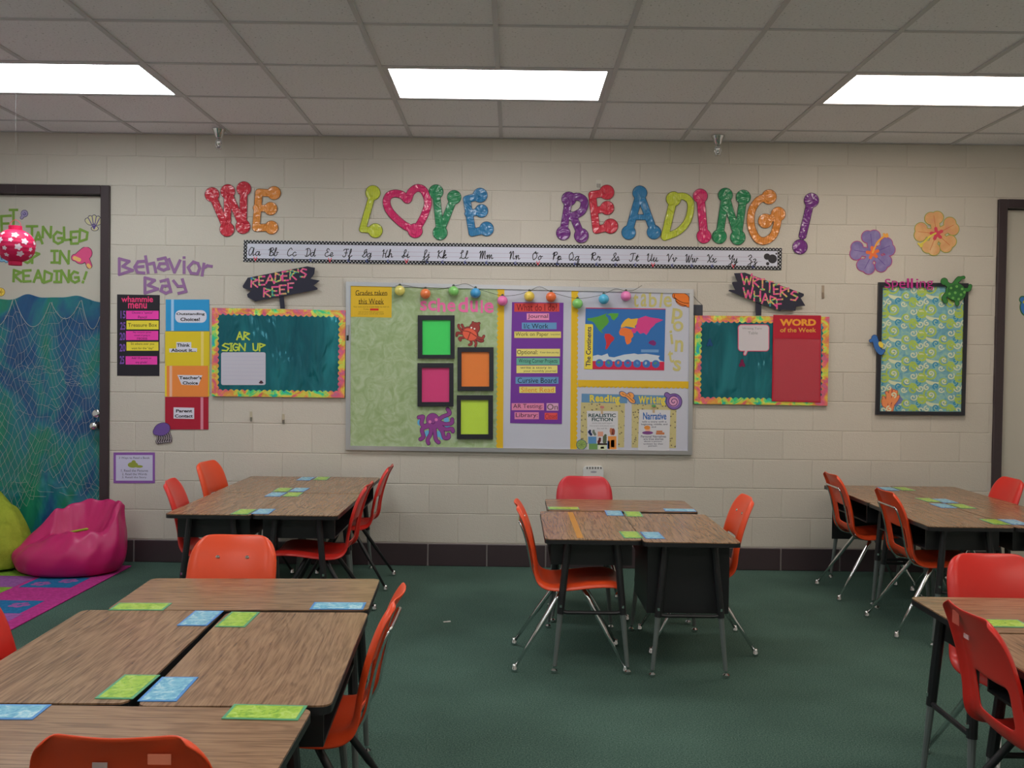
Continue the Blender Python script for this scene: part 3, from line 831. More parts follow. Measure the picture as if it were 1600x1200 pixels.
# ------------------------------------------------------------------ alphabet strip
def m_dots():
    t = NT('polka_dot_border').set(None, .4, 0, .4)
    v = t.coord((1,1,1), (0, .785, 0))
    vs = t.n('ShaderNodeVectorMath', operation='SCALE'); vs.inputs['Scale'].default_value = 1/.0165; t.l(v, vs.inputs[0])
    fr = t.n('ShaderNodeVectorMath', operation='FRACTION'); t.l(vs.outputs[0], fr.inputs[0])
    sx = t.n('ShaderNodeSeparateXYZ'); t.l(fr.outputs[0], sx.inputs[0])
    cb = t.n('ShaderNodeCombineXYZ'); t.l(sx.outputs[0], cb.inputs[0]); t.l(sx.outputs[2], cb.inputs[1])
    ds = t.n('ShaderNodeVectorMath', operation='DISTANCE'); t.l(cb.outputs[0], ds.inputs[0]); ds.inputs[1].default_value = (.5,.5,0)
    t.l(t.ramp(ds.outputs['Value'], [(.20, (.75,.75,.78)), (.26, (.014,.015,.022))]), t.b.inputs['Base Color']); return t.m
STRIP = [(381,375),(1222,387.5),(1221,422),(380,409)]
st = wthing('alphabet_strip', 800, 398, .003, 'long cursive alphabet strip with black polka dot border below the big letters', 'poster')
wobj('border', wpoly(STRIP, .003, .0015), m_dots(), st)
wobj('sheet', wpoly([(386.5,380.5),(1215,392.5),(1214.5,416),(386,403.5)], .0045, .0006), paper((196,198,214), .3, .5), st)
LOW = dict(a=[(.95,.8),(.6,1),(.2,.75),(.1,.3),(.35,0),(.7,.2),(.95,.95),(.9,.3),(1.05,0),(1.3,.25)], b=[(0,.1),(.4,1.2),(.5,1.9),(.3,1.9),(.2,1),(.2,.1),(.5,0),(.8,.4),(.7,.9),(1.1,.8)],
 c=[(.85,.8),(.5,1),(.1,.5),(.35,0),(.7,.1),(1,.35)], d=[(.8,.8),(.5,1),(.1,.5),(.3,0),(.7,.3),(1.05,2),(.9,.4),(1.05,0),(1.3,.25)], e=[(0,.2),(.6,.55),(.65,.9),(.4,1),(.15,.5),(.4,0),(.9,.3)],
 f=[(0,.1),(.5,1.2),(.55,1.9),(.35,1.8),(.25,.5),(.2,-.9),(.4,-.8),(.4,-.1),(.9,.3)], g=[(.85,.8),(.5,1),(.1,.5),(.3,0),(.7,.3),(.95,1),(.8,-.6),(.5,-1),(.3,-.7),(1.1,.2)],
 h=[(0,.1),(.4,1.2),(.5,1.9),(.3,1.8),(.2,0),(.4,.7),(.7,1),(.85,.6),(.85,.1),(1.2,.2)], i=[(0,.2),(.35,1),(.3,.2),(.45,0),(.8,.3)], j=[(0,.2),(.45,1),(.3,-.7),(0,-.95),(-.1,-.6),(.7,.3)],
 k=[(0,.1),(.4,1.3),(.45,1.9),(.25,1.8),(.2,0),(.35,.6),(.7,1),(.75,.7),(.3,.5),(.7,.05),(1.05,.25)], l=[(0,.1),(.45,1.3),(.5,1.9),(.3,1.8),(.2,.4),(.4,0),(.8,.3)],
 m=[(0,.6),(.2,1),(.25,0),(.45,.8),(.65,1),(.75,0),(.95,.8),(1.15,1),(1.25,.1),(1.6,.25)], n=[(0,.6),(.2,1),(.25,0),(.45,.8),(.7,1),(.8,.1),(1.15,.25)], o=[(.5,1),(.1,.5),(.35,0),(.75,.4),(.55,.95),(.7,.8),(1.1,.85)],
 p=[(0,.3),(.35,1),(.1,-1),(.3,.3),(.6,1),(.85,.6),(.6,.05),(.35,.15),(1.1,.2)], q=[(.8,.8),(.5,1),(.1,.5),(.3,0),(.7,.3),(.9,1),(.7,-1),(.95,-.7),(1.05,.1),(1.2,.2)], r=[(0,.2),(.3,1.1),(.4,.85),(.75,.9),(.65,.2),(.8,0),(1.1,.3)],
 s=[(0,.1),(.5,1.1),(.75,.4),(.5,0),(.2,.2),(1,.2)], t=[(0,.2),(.5,1.6),(.35,.3),(.5,0),(.9,.3)], u=[(0,.3),(.25,1),(.2,.3),(.4,0),(.75,.4),(.85,1),(.8,.2),(1,0),(1.25,.25)],
 v=[(0,.7),(.2,1),(.35,.5),(.45,0),(.8,.7),(.75,1),(1.1,.85)], w=[(0,.7),(.2,1),(.2,.2),(.45,0),(.7,.9),(.7,.2),(.95,0),(1.2,.8),(1.15,1),(1.5,.85)], x=[(0,.7),(.2,1),(.5,.1),(.8,0),(1.05,.3)],
 y=[(0,.7),(.2,1),(.2,.3),(.45,0),(.8,1),(.6,-.7),(.3,-1),(.25,-.6),(1.1,.2)], z=[(0,.8),(.4,1),(.6,.7),(.3,.2),(.6,0),(.6,-.7),(.3,-1),(.2,-.6),(1,.2)])
XTRA = dict(i=[[(.38,1.35),(.42,1.45)]], j=[[(.48,1.35),(.52,1.45)]], t=[[(.15,1.1),(.8,1.1)]], x=[[(.85,1),(.1,0)]])
CAP = dict(A=[[(1,1.8),(.5,2),(.05,1.1),(.2,.1),(.7,.3),(1.15,1.9),(1.05,.4),(1.2,0),(1.5,.3)]], B=[[(0,1.4),(.5,1.9),(.35,0),(.4,1.6),(.8,2),(1.15,1.6),(.6,1.05),(1.2,.7),(.9,.05),(.2,.1)]],
 C=[[(1.1,1.6),(.8,2),(.3,1.5),(.1,.6),(.5,0),(1.2,.4)]], D=[[(.5,1.9),(.45,.1),(.1,.15),(.6,0),(1.2,.6),(1.2,1.5),(.7,2),(.1,1.7)]], E=[[(1,1.7),(.6,2),(.35,1.5),(.75,1.1),(.2,.9),(.1,.3),(.6,0),(1.1,.4)]],
 F=[[(.1,1.6),(.4,1.9),(1.3,1.9)],[(.8,1.9),(.7,.3),(.3,0),(0,.3)],[(.4,1),(1.1,1)]], G=[[(.1,.2),(.8,1.2),(1,1.9),(.6,1.7),(.5,1),(1.1,1.3),(1,.3),(.5,0),(.1,.3)]], H=[[(.1,1.5),(.4,1.9),(.3,0)],[(1.2,1.9),(.9,.8),(1,0),(1.4,.3)],[(.3,1),(1,1)]],
 I=[[(.1,.3),(.8,1.6),(.7,2),(.4,1.6),(.5,.3),(.2,0),(0,.4),(.9,.4)]], J=[[(.2,.1),(.8,1.6),(.8,2),(.4,1.7),(.5,-.6),(.2,-1),(.1,-.5),(.9,.3)]], K=[[(.1,1.5),(.4,1.9),(.3,0)],[(1.2,1.9),(.4,1),(.9,.2),(1.3,.1)]],
 L=[[(.2,1.3),(.8,1.7),(.8,2),(.5,1.9),(.5,.4),(.1,.05),(.5,.2),(1.1,0),(1.3,.2)]], M=[[(0,1.5),(.3,1.9),(.3,0),(.6,1.7),(.8,1.8),(.8,0),(1.1,1.7),(1.35,1.8),(1.35,.2),(1.7,.2)]], N=[[(0,1.5),(.3,1.9),(.3,0),(.6,1.6),(.9,1.9),(1,.2),(1.4,.25)]],
 O=[[(.7,2),(.1,1.2),(.4,0),(1.1,.8),(.7,2),(.6,1.6),(1.3,1.7)]], P=[[(.1,1.4),(.5,1.9),(.35,0),(.4,1.6),(.9,2),(1.15,1.5),(.5,1)]], Q=[[(.7,2),(.1,1.2),(.4,0),(1.1,.8),(.7,2)],[(.5,.3),(1.2,0),(1.4,.2)]],
 R=[[(.1,1.4),(.5,1.9),(.35,0),(.4,1.6),(.9,2),(1.1,1.5),(.5,1.05),(1,.1),(1.4,.3)]], S=[[(0,.1),(.9,1.5),(.8,2),(.4,1.5),(.9,.6),(.6,0),(.1,.2)]], T=[[(.1,1.6),(.4,1.9),(1.3,1.95)],[(.8,1.9),(.7,.3),(.3,0),(0,.3)]],
 U=[[(0,1.5),(.3,1.9),(.25,.5),(.5,0),(1,.6),(1.15,1.9),(1.05,.3),(1.4,.2)]], V=[[(0,1.5),(.3,1.9),(.5,.8),(.55,0),(1.05,1.5),(1.3,1.9)]], W=[[(0,1.5),(.3,1.9),(.3,.4),(.5,0),(.85,1.6),(.85,.4),(1.05,0),(1.5,1.9)]],
 X=[[(0,1.6),(.3,1.9),(.8,.2),(1.2,.2)],[(1.2,1.9),(.2,0)]], Y=[[(0,1.5),(.3,1.9),(.3,1.1),(.6,.9),(1.1,1.9),(.8,-.5),(.4,-1),(.3,-.6),(1.2,.2)]], Z=[[(0,1.6),(.5,2),(.8,1.5),(.3,.9),(.8,.6),(.7,-.6),(.3,-1),(.2,-.5),(1.2,.3)]])
# measured starts of the letter pairs
XS = [388,419,448,476,507,535,565,596,628,660,682,717,748,795,831,862,888,922,955,983,1010,1041,1070,1104,1137,1168]
ink_p, red_p, blue_p = [], [], []
for q, ch in enumerate('ABCDEFGHIJKLMNOPQRSTUVWXYZ'):
    x0 = XS[q]; yb = 399.2+(x0-388)*.0150; u = 6.6
    tf = lambda pts, ox: [(x0+ox+(px_+.12*py_)*u, yb-py_*u*.95) for px_, py_ in pts]
    for p in CAP[ch]: ink_p.append(tf(spline(p, 4), 0))
    wcap = max(a[0] for p in CAP[ch] for a in p)*u
    lo = ch.lower(); ink_p.append(tf(spline(LOW[lo], 4), wcap+.5))
    for p in XTRA.get(lo, []): ink_p.append(tf(p, wcap+.5))
    mx, my = x0+wcap+1, yb+3.2
    if ch in 'AEIOUY': red_p.append([(mx-2.2, my-1), (mx, my+5), (mx+2.6, my-1)])
    else: blue_p.append([(mx+1.5,my), (mx-1,my+1), (mx-1.2,my+3.5), (mx+2,my+4)])
wobj('cursive_letters', wribbon(ink_p, .62, .0056), ink((46,46,50)), st)
wobj('red_marks', wribbon(red_p, .55, .0057), ink((220,60,80)), st)
wobj('blue_marks', wribbon(blue_p, .45, .0057), ink((80,90,160)), st)
wobj('ruled_lines', wribbon([[(388, 390), (1190, 402)], [(388, 396.5), (1190, 408.5)]], .22, .0054), ink((170,150,170)), st)
wobj('dark_spots', gadd(*[wpoly(ell(x, y, r), .0053+.0001*k, .0003) for k, (x, y, r) in enumerate([(1207,404.5,7),(1198.5,401,5),(1199.5,412,2.6),(1213,396.5,1.5)])]), ink((58,56,60)), st)

# ------------------------------------------------------------------ left door dressing
dc = cr(0, 280, .23338)
LG = paper((118,152,66)); DT = 'on the left door'
gd = 'green letters on the left door'; HWD = 1.9
cut_letters('GET', [(-24,345,-4,374),(2,337,17,362),(15,328,27,352)], HWD, DOFF, LG, 'green', DT, gd)
cut_letters('TANGLED', [dc(*b) for b in ((178,315,250,395),(228,355,283,430),(285,318,342,390),(358,352,418,432),(428,322,470,408),(474,350,522,432),(530,335,588,418))], HWD, DOFF, LG, 'green', DT, gd)
cut_letters('UP', [dc(160,485,205,560), dc(215,485,262,562)], HWD, DOFF, LG, 'green', DT, gd)
cut_letters('IN', [dc(343,480,386,558), dc(400,480,462,565)], HWD, DOFF, LG, 'green', DT, gd)
cut_letters('READING!', [dc(*b) for b in ((90,608,142,685),(155,610,205,685),(226,610,284,688),(294,615,350,692),(362,615,398,688),(408,610,462,690),(474,618,528,692),(545,622,590,692))], HWD, DOFF, LG, 'green', DT, gd)
def cutout(name, f, bb, oc, fc, off, label, cat, th=.0012, ow=.7, group=None, step=.8):
    o = wobj(name, wsdf(s_off(f, ow), bb, off, th, step), paper(oc) if isinstance(oc, tuple) else oc, None, label, cat, group)
    wobj('face', wsdf(f, bb, off+th, .0005, step), paper(fc) if isinstance(fc, tuple) else fc, o)
    return o
def strokes(o, paths, hw, off, c, name='inked_lines'):
    return wobj(name, wribbon(paths, hw, off), ink(c), o)
# shells on the door
fan = s_union(*[s_ell((146.5+9*math.sin(a), 351-9*math.cos(a)*.9), 4.2, 6.6, a) for a in (-.95,-.45,.05,.55,1.0)], s_ell((148,357),5,3.4))
o = cutout('paper_shell', fan, (130,335,164,364), (52,44,92), (196,190,150), DOFF, 'cream and purple scallop shell cut-out at the top right of the left door', 'cutout')
strokes(o, [[(147,358),(146.5+13*math.sin(a), 350-12*math.cos(a))] for a in (-.7,-.2,.3,.75)], .7, DOFF+.0021, (96,80,140))
con = s_union(s_path([dc(575,495), dc(540,525)], 9.5), s_path([dc(500,525), dc(545,520)], 5), s_path([dc(575,520), dc(598,580)], 4), s_circ(dc(570,500), 5))
o = cutout('paper_shell', con, (108,388,146,422), (60,40,50), (214,80,130), DOFF, 'pink conch shell cut-out beside the word IN on the left door', 'cutout')
for f_ in (s_path([dc(500,527), dc(530,540)], 3), s_path([dc(590,575), dc(600,588)], 2.6)): wobj('rim', wsdf(f_, (108,388,146,422), DOFF+.0018, .0003, .8), paper((236,180,110)), o)
o = cutout('paper_shell', s_union(s_circ(dc(163,230), 5), s_path([dc(163,232), dc(145,258)], 2)), (30,325,48,344), (60,50,100), (150,140,176), DOFF, 'small lilac shell cut-out beside the word GET on the left door', 'cutout')
strokes(o, [spline([dc(163,222), dc(172,232), dc(162,240), dc(154,230)], 4)], .5, DOFF+.0021, (80,70,130))
o = cutout('paper_shell', s_circ(dc(5,755), 6), (-10,448,12,464), (150,110,40), (226,196,80), DOFF, 'round yellow sand dollar cut-out at the left edge of the door', 'cutout')
strokes(o, [[dc(5,755), (dc(5,755)[0]+4*math.cos(a), dc(5,755)[1]+4*math.sin(a))] for a in (0,1.25,2.5,3.77,5.0)], .4, DOFF+.0021, (160,120,40))
o = cutout('paper_fish', s_union(s_ell(dc(12,530), 6, 5), s_path([dc(30,520), dc(42,548)], 2.4)), (-8,394,14,416), (40,60,110), (120,170,200), DOFF, 'small blue fish cut-out below the pink lantern on the door', 'cutout')
strokes(o, [[dc(5,520), dc(14,540)]], .5, DOFF+.0021, (40,60,110))
# wave paper
WAVEM = m_ramp('teal_wave_paper', [(.28,(.008,.04,.16)),(.42,(.010,.09,.24)),(.51,(.012,.20,.25)),(.60,(.012,.22,.15)),(.74,(.02,.30,.15))], 2.6, .26, 0, .9, .8, 4, .6, (1,1,.6), 5.0, .05)
xs_ = list(np.linspace(-30, 158, 95))
wtop = [(x, 467+(-9*math.exp(-((x-42)/16)**2))+(-6*math.exp(-((x-122)/16)**2))+2.4*math.sin(x/18)+(4 if x > 140 else 0)*((x-140)/18)) for x in xs_]
wp = wobj('wave_paper', wpoly(wtop+[(156,846),(-30,846)], DOFF, .0015), WAVEM, None, 'glossy blue and green wave paper covering the lower left door', 'paper')
# fishing net
def net_top(x):
    hang = [(-32,474),(22,463),(79,470),(127,466),(160,478)]
    sag = [42, 44, 30, 42]
    for (a, ya), (b, yb), s in zip(hang[:-1], hang[1:], sag):
        if a <= x <= b:
            t = (x-a)/(b-a); return ya+(yb-ya)*t + s*4*t*(1-t)
    return 475
gs = []
NC, NR = 19, 29
def node(i, j):
    x = -30+(i+(.5 if j % 2 else 0))*10.0
    y0 = net_top(min(max(x,-31),159)); 
    yb = 778+16*math.sin(x/21.0)-34*math.exp(-((x-73)/14)**2)
    f = j/NR; y = y0+(yb-y0)*f
    x += 3.4*math.sin(y/27+x/33)*min(1,f*4)+1.6*math.sin(y/9.0+i*1.7)
    y += 3.2*math.sin(x/17+y/41)+1.5*math.cos(i*2.3+j*.9)
    return (min(x, 156.5), y)
for j in range(NR):
    for i in range(NC):
        a = node(i, j)
        for i2 in ((i, i+1) if j % 2 else (i-1, i)):
            if 0 <= i2 < NC:
                b = node(i2, j+1)
                pa, pb = W(*a, D+.028), W(*b, D+.028)
                gs.append(tube([(pa[0], D+.028, pa[1]), (pb[0], D+.028, pb[1])], .00075, 3, False))
top = [W(x, net_top(x), D+.026) for x in np.linspace(-31,156,80)]
gs.append(tube([(a, D+.026, b) for a, b in top], .0017, 5))
# loose gathered strands
for k in range(26):
    x = random.choice([40,75,110])+random.uniform(-24,24); y = random.choice([585,640,762])+random.uniform(-14,14)
    p = [W(x+dx, y+dy, D+.024) for dx, dy in spline([(0,0),(random.uniform(4,10),random.uniform(-3,4)),(random.uniform(12,20),random.uniform(-2,8)),(random.uniform(22,30),random.uniform(-6,8))],4)]
    gs.append(tube([(a, D+.024, b) for a, b in p], .00075, 3, False))
wobj('fishing_net', gadd(*gs), paper((172,178,172), .8), None, 'white fishing net draped over the wave paper on the left door', 'net')

# paper lantern hanging in front of the door
Yl = 5.45; lx, lz = W(24, 384, Yl)
la = thing('paper_lantern', 'round pink paper lantern with white flowers hanging by the left door', 'lantern', (lx, Yl, lz))
R_ = .103
def lantern_geom():
    prof = []
    for k in range(61):
        a = -math.pi/2+math.pi*k/60; r = R_*math.cos(a)
        if r < .034: continue
        rib = .0018*abs(math.sin(k*math.pi/5))
        prof.append((r*1.02+rib, R_*.93*math.sin(a)))
    return lathe(prof, 36)
LANT = NT('pink_lantern_paper').set(None, .55, 0, .35)
vo = LANT.n('ShaderNodeTexVoronoi'); vo.inputs['Scale'].default_value = 19; vo.inputs['Randomness'].default_value = .55
LANT.l(LANT.coord(), vo.inputs['Vector'])
LANT.l(LANT.ramp(vo.outputs['Distance'], [(.2, lin((232,44,104))), (.6, lin((222,28,88)))]), LANT.b.inputs['Base Color'])
obj('shade', mesh('shade', lantern_geom(), True), LANT.m, la)
WHF = paper((240,206,220))
for j, (la_, n_) in enumerate(((-.62,8),(-.2,10),(.22,10),(.62,8))):
    for k in range(n_):
        lo_ = 2*math.pi*(k+.5*(j % 2))/n_+.07*math.sin(5*k+j); lt = la_+.06*math.sin(3*k+2*j)
        big = .021 if (k+j) % 2 else .014
        nrm = Vector((math.cos(lt)*math.cos(lo_), math.cos(lt)*math.sin(lo_), math.sin(lt))); e1 = Vector((-math.sin(lo_), math.cos(lo_), 0)); e2 = nrm.cross(e1)
        pv = [nrm*1.0]
        for q in range(20):
            a = 2*math.pi*q/20; rr = big*(.84+.20*math.cos(5*a)); pv.append((nrm*R_+e1*rr*math.cos(a)+e2*rr*math.sin(a)).normalized())
        pv = [tuple(Vector((v.x*R_*1.045, v.y*R_*1.045, v.z*R_*.955))) for v in pv]
        obj('flower_print', mesh('flower_print', (pv, [(0, 1+q, 1+(q+1) % 20) for q in range(20)])), WHF, la)
PINKP = paper((206,30,84))
obj('top_ring', lathe([(.034,.09),(.036,.092),(.036,.112),(.034,.113)], 20), PINKP, la)
obj('bottom_ring', lathe([(.034,-.112),(.036,-.11),(.036,-.092),(.034,-.09)], 20), PINKP, la)
obj('wire_handle', tube(spline([(-.032,0,.108),(-.026,0,.132),(0,0,.148),(.026,0,.132),(.032,0,.108)],5), .0014, 5), PINKP, la)
obj('hanging_thread', tube([(0,0,.148),(0,0,CEIL-.001-lz)], .00025, 4), paper((120,120,120)), la)

# ------------------------------------------------------------------ left posters
b1 = cr(170, 390, .14167); b2 = cr(170, 550, .175)
PL = paper((138,100,146)); OFFW = .0015
cut_letters('Behavior', [b1(*b) for b in ((115,100,262,275),(285,118,390,258),(405,75,518,255),(535,90,660,228),(662,105,785,250),(810,85,850,258),(875,135,1002,268),(1028,155,1135,285))], 2.25, OFFW, PL, 'purple', 'on the wall', 'purple Behavior Bay letters')
cut_letters('Bay', [b1(*b) for b in ((398,310,540,480),(565,330,685,482),(712,328,852,482))], 2.25, OFFW, PL, 'purple', 'below Behavior on the wall', 'purple Behavior Bay letters')
wm = wobj('whammie_menu_poster', wpoly([(183,460),(249.6,461),(249,587.5),(183,587)], OFFW, .0012), paper((34,32,40)), None, 'tall black whammie menu poster with pink and yellow strips beside the door', 'poster')
wobj('heading', gadd(wtext('whammie', b1(138,512,488,580), .0030, .02), wtext('menu', b1(212,590,420,650), .0030, .02)), ink((226,64,120)), wm)
MAG, YEL = (232,64,168), (222,206,60)
def strip(o, bb, c, lines, tc=(40,30,40), off=.0028):
    wobj('paper_strip', wrect(*bb, off, .0005), paper(c), o)
    x0, y0, x1, y1 = bb; n = len(lines); gs = []
    for i, s in enumerate(lines):
        h = (y1-y0)/n; pad = h*.18; w = (x1-x0)*.9; cx = (x0+x1)/2
        gs.append(wtext(s, (cx-w/2, y0+h*i+pad, cx+w/2, y0+h*(i+1)-pad), off+.0008, .0, 0, 0, True))
    return wobj('lettering', gadd(*gs), ink(tc), o)
for bb, c, ls, num, ny in ((b1(192,675,550,768), MAG, ['Choose a "special"', 'Pencil'], '15', (130,675,185,760)), (b1(195,783,550,880), YEL, ['Treasure Box'], '25', (125,800,185,885)),
        (b1(190,897,545,998), MAG, ['Play computer games', 'instead of going to', 'recess'], '20', (120,915,182,1000)), (b1(195,1018,548,1115), YEL, ['Sit where ever you', 'want for the "day"'], '20', (118,1040,185,1125)),
        (b2(150,38,432,112), MAG, ['Add 10 points to', 'any grade!'], '25', None)):
    strip(wm, bb, c, ls)
    nb = b1(*ny) if ny else b2(98,35,138,108)
    wobj('number', wtext(num, nb, .0030, .02), ink((124,84,172)), wm)
TW = paper((206,206,220))
def folder(bb, c, tag, stripe_x, sc, label, lines, oval=False, off=.0018, extra=None):
    o = wobj('paper_folder', wrect(*bb, off, .003), paper(c, .4), None, label, 'folder', 'behavior colour folders')
    y0, y1 = bb[1], bb[3]
    wobj('stripe', wrect(stripe_x-2.1, y0, stripe_x+2.1, y1, off+.003, .0004), paper(sc), o)
    if oval: wobj('name_tag', wpoly(rrect(*tag, min(8, (tag[3]-tag[1])*.45)), off+.0031, .0004), TW, o)
    else: wobj('name_tag', wpoly(tag, off+.0031, .0004), TW, o)
    wobj('lettering', gadd(*[wtext(s, b, off+.0038, .03) for s, b in lines]), ink((24,22,26)), o)
    return o
folder((259,468,327,517), (44,144,200), b1(732,668,1078,806), 269.5, (150,190,226), 'blue folder reading Outstanding Choices on the wall', [('Outstanding', b1(745,695,1058,730)), ('Choices!', b1(790,750,1005,788))], True)
folder((258,518,327.5,571.5), (214,190,40), [b1(*p) for p in ((745,1020),(910,1020),(910,1085),(975,1088),(972,1128),(668,1135),(665,1092),(745,1090))], 316, (222,200,110), 'yellow folder reading Think About It on the wall', [('Think', b1(750,1035,895,1072)), ('About it...', b1(685,1092,962,1128))])
wobj('backing_sheet', wrect(257.8,571.6,327,619.4, .0018, .001), paper((226,206,50)), None, 'yellow backing sheet edge showing behind the orange folder', 'paper')
folder((260.5,571.6,325,620), (240,134,64), [b2(*p) for p in ((612,205),(835,208),(800,296),(650,292))], 266.8, (240,176,150), "orange folder reading Teacher's Choice on the wall", [("Teacher's", b2(628,215,828,244)), ('Choice', b2(660,262,795,290))], off=.003)
folder((258,620.5,325.5,671), (166,28,52), [b2(*p) for p in ((578,494),(762,498),(762,598),(578,594))], 315.5, (206,130,150), 'dark red folder reading Parent Contact on the wall', [('Parent', b2(600,512,745,540)), ('Contact', b2(590,557,750,586))])
jf = s_union(s_ell(b2(475,690), 12.5, 9.5, -.35), s_circ(b2(425,712), 5))
o = cutout('paper_jellyfish', jf, (238,658,272,684), (60,44,80), (106,78,150), .008, 'purple jellyfish cut-out below the dark red folder', 'cutout')
tp_ = [spline([b2(430+18*k, 735-4*k), b2(436+20*k, 770), b2(425+20*k, 800), b2(440+19*k, 815-3*k)], 4) for k in range(7)]
wobj('tentacles', wsdf(s_union(*[s_path(p, 1.4) for p in tp_]), (240,672,274,700), .0075, .0012, .6), paper((44,36,50)), o)
strokes(o, tp_, .55, .0090, (176,166,170))
o = wobj('reading_tips_sign', wrect(177.4,707,242,755, OFFW, .0012), paper((132,84,162)), None, 'small purple bordered sign about ways to read a book', 'sign')
wobj('sheet', wrect(181,711,238.5,751, .0028, .0004), paper((192,190,216)), o)
wobj('lettering', gadd(*[wtext(s, b2(*b), .0036, .0) for s, b in (('3 Ways to Read a Book', (90,935,365,960)), ('1. Read the Pictures', (110,1048,350,1070)), ('2. Read the Words', (118,1080,340,1100)), ('3. Retell the Story', (118,1110,335,1132)))]), ink((60,56,90)), o)
wobj('picture', wsdf(s_union(s_ell(b2(215,1008), 8, 4.4), s_circ(b2(222,985), 3.4), s_ell(b2(270,1022), 6, 2)), (196,716,224,734), .0032, .0003, .6), paper((140,150,60)), o)
# small hook tabs
for px, py, lab in ((392,651,'small metal hook on the wall, left of the pair under the reef board'), (442.5,655,'small metal hook on the wall, right of the pair under the reef board')):
    o = wthing('wall_hook', px, py, .001, lab, 'hook', 'small wall hooks')
    wobj('strip', wrect(px-1.9, py-8, px+1.9, py+6, .0005, .003), paper((176,166,144), .3), o); wobj('hook', wrect(px-1.3, py+1, px+1.3, py+7.5, .0035, .008), metal('dull_hook', (.3,.28,.25), .4), o)
o = wthing('wall_hook', 1286, 457, .001, 'plain beige adhesive hook above the red word pocket chart', 'hook', 'small wall hooks'); wobj('strip', wrect(1284,446,1288,466, .0005, .003), paper((150,136,118)), o); wobj('hook', wrect(1284.8,457,1287.2,466, .0035, .006), paper((128,112,98)), o)
o = wthing('wall_clip', 935, 290, .001, 'small steel clip on the wall behind the red letter E of READING', 'clip'); wobj('plate', wrect(931,281,940,295, .0005, .002), paper((200,196,186), .2), o); wobj('spring', wrect(932.5,287,938.5,293, .0025, .005), metal('dull_hook', (.3,.28,.25), .4), o)

# ================================================================== BULLETIN BOARDS WITH FOIL
def m_holo():
    t = NT('holographic_foil').set(None, .25, .15, .6)
    v = t.coord(); f = t.noise(v, 9, 5, .62, .8)
    stops = [(.22,(.05,.06,.55)), (.31,(.04,.40,.70)), (.38,(.05,.75,.25)), (.46,(.80,.80,.10)), (.53,(.90,.35,.08)), (.60,(.85,.12,.25)), (.67,(.45,.25,.35)), (.74,(.2,.45,.65)), (.82,(.8,.85,.9))]  # diffraction rainbow of the foil, put into the base colour
    t.l(t.ramp(f, stops), t.b.inputs['Base Color']); t.bump(t.noise(v, 15, 3), .6, .02); return t.m
HOLO = m_holo()
TEAL = m_ramp('teal_foil', [(.3,(.006,.105,.15)),(.55,(.012,.175,.22)),(.75,(.025,.29,.34))], 3.2, .16, .45, 1.0, .8, 3, .6, (1.3,1,.45), 5, .05)
def lerp2(a, b, t): return (a[0]+(b[0]-a[0])*t, a[1]+(b[1]-a[1])*t)
def scallop_side(a, b, ina, inb, n, amp):
    """outer edge a-b, inner edge ina-inb bulging inwards in n scallops"""
    pts = [a, b]
    nx, ny = ina[0]-a[0], ina[1]-a[1]; 
    L = math.hypot(inb[0]-ina[0], inb[1]-ina[1]); tx, ty = (inb[0]-ina[0])/L, (inb[1]-ina[1])/L
    px_, py_ = -ty, tx
    if px_*(ina[0]-a[0])+py_*(ina[1]-a[1]) < 0: px_, py_ = -px_, -py_
    m = n*6
    for k in range(m+1):
        t = 1-k/m; q = lerp2(ina, inb, t); s = amp*abs(math.sin(math.pi*n*t))
        pts.append((q[0]+px_*s, q[1]+py_*s))
    return pts
def bulletin(c, label, off=.002, th=.018):
    TL, TR, BR, BL = c
    o = wthing('bulletin_board', (TL[0]+BR[0])/2, (TL[1]+BR[1])/2, off, label, 'bulletin board')
    wobj('board', wpoly(c, off, th), paper((120,104,84)), o)
    w = 8.5
    I = [(TL[0]+w,TL[1]+w), (TR[0]-w,TR[1]+w), (BR[0]-w,BR[1]-w), (BL[0]+w,BL[1]-w)]
    wobj('foil_backing', wpoly([(TL[0]+3,TL[1]+3),(TR[0]-3,TR[1]+3),(BR[0]-3,BR[1]-3),(BL[0]+3,BL[1]-3)], off+th, .0008), TEAL, o)
    O = [TL, TR, BR, BL]
    for k, n in ((0,22),(1,14),(2,22),(3,14)):
        a, b, ia, ib = O[k], O[(k+1)%4], I[k], I[(k+1)%4]
        wobj('border_strip', wpoly(scallop_side(a, b, ia, ib, n, 2.6), off+th+.0008+.0004*(k % 2), .0006), HOLO, o)
    return o
r3 = cr(320, 400, .2); r4 = cr(1070, 410, .2)
bulletin([(331,481),(540,485),(538.5,621.6),(331,619)], 'left bulletin board of teal foil with a holographic border below the reef sign')
bulletin([(1086,493),(1296,495),(1293,634),(1084.5,631)], 'right bulletin board of teal foil with a holographic border below the wharf sign')
TAPE = m_ramp('rainbow_duct_tape', [(.30,(.03,.12,.55)),(.38,(.05,.45,.25)),(.44,(.75,.70,.10)),(.49,(.80,.08,.30)),(.60,(.85,.10,.35)),(.66,(.80,.60,.10)),(.74,(.75,.15,.45))], 22, .4, 0, 0, .5, 2)
NAVY = paper((40,40,56))
o = wobj('plank_sign', wpoly(r3([(295,235),(335,170),(800,80),(860,92),(855,140),(825,178),(898,192),(850,230),(880,250),(880,262),(395,355),(335,322),(330,300),(362,272),(300,250)]), .024, .004), NAVY, None, "dark plank-shaped sign reading Reader's Reef above the left board", 'sign')
wobj('sign_post', wpoly(r3([(578,300),(615,296),(626,412),(590,412)]), .021, .003), NAVY, o)
def sign_letters(o, word, boxes, c, off):
    for ch, bb in zip(word, boxes): wobj('letter', wstroke(glyph_px(ch, c(*bb)), 1.25, off, .0008), TAPE, o)
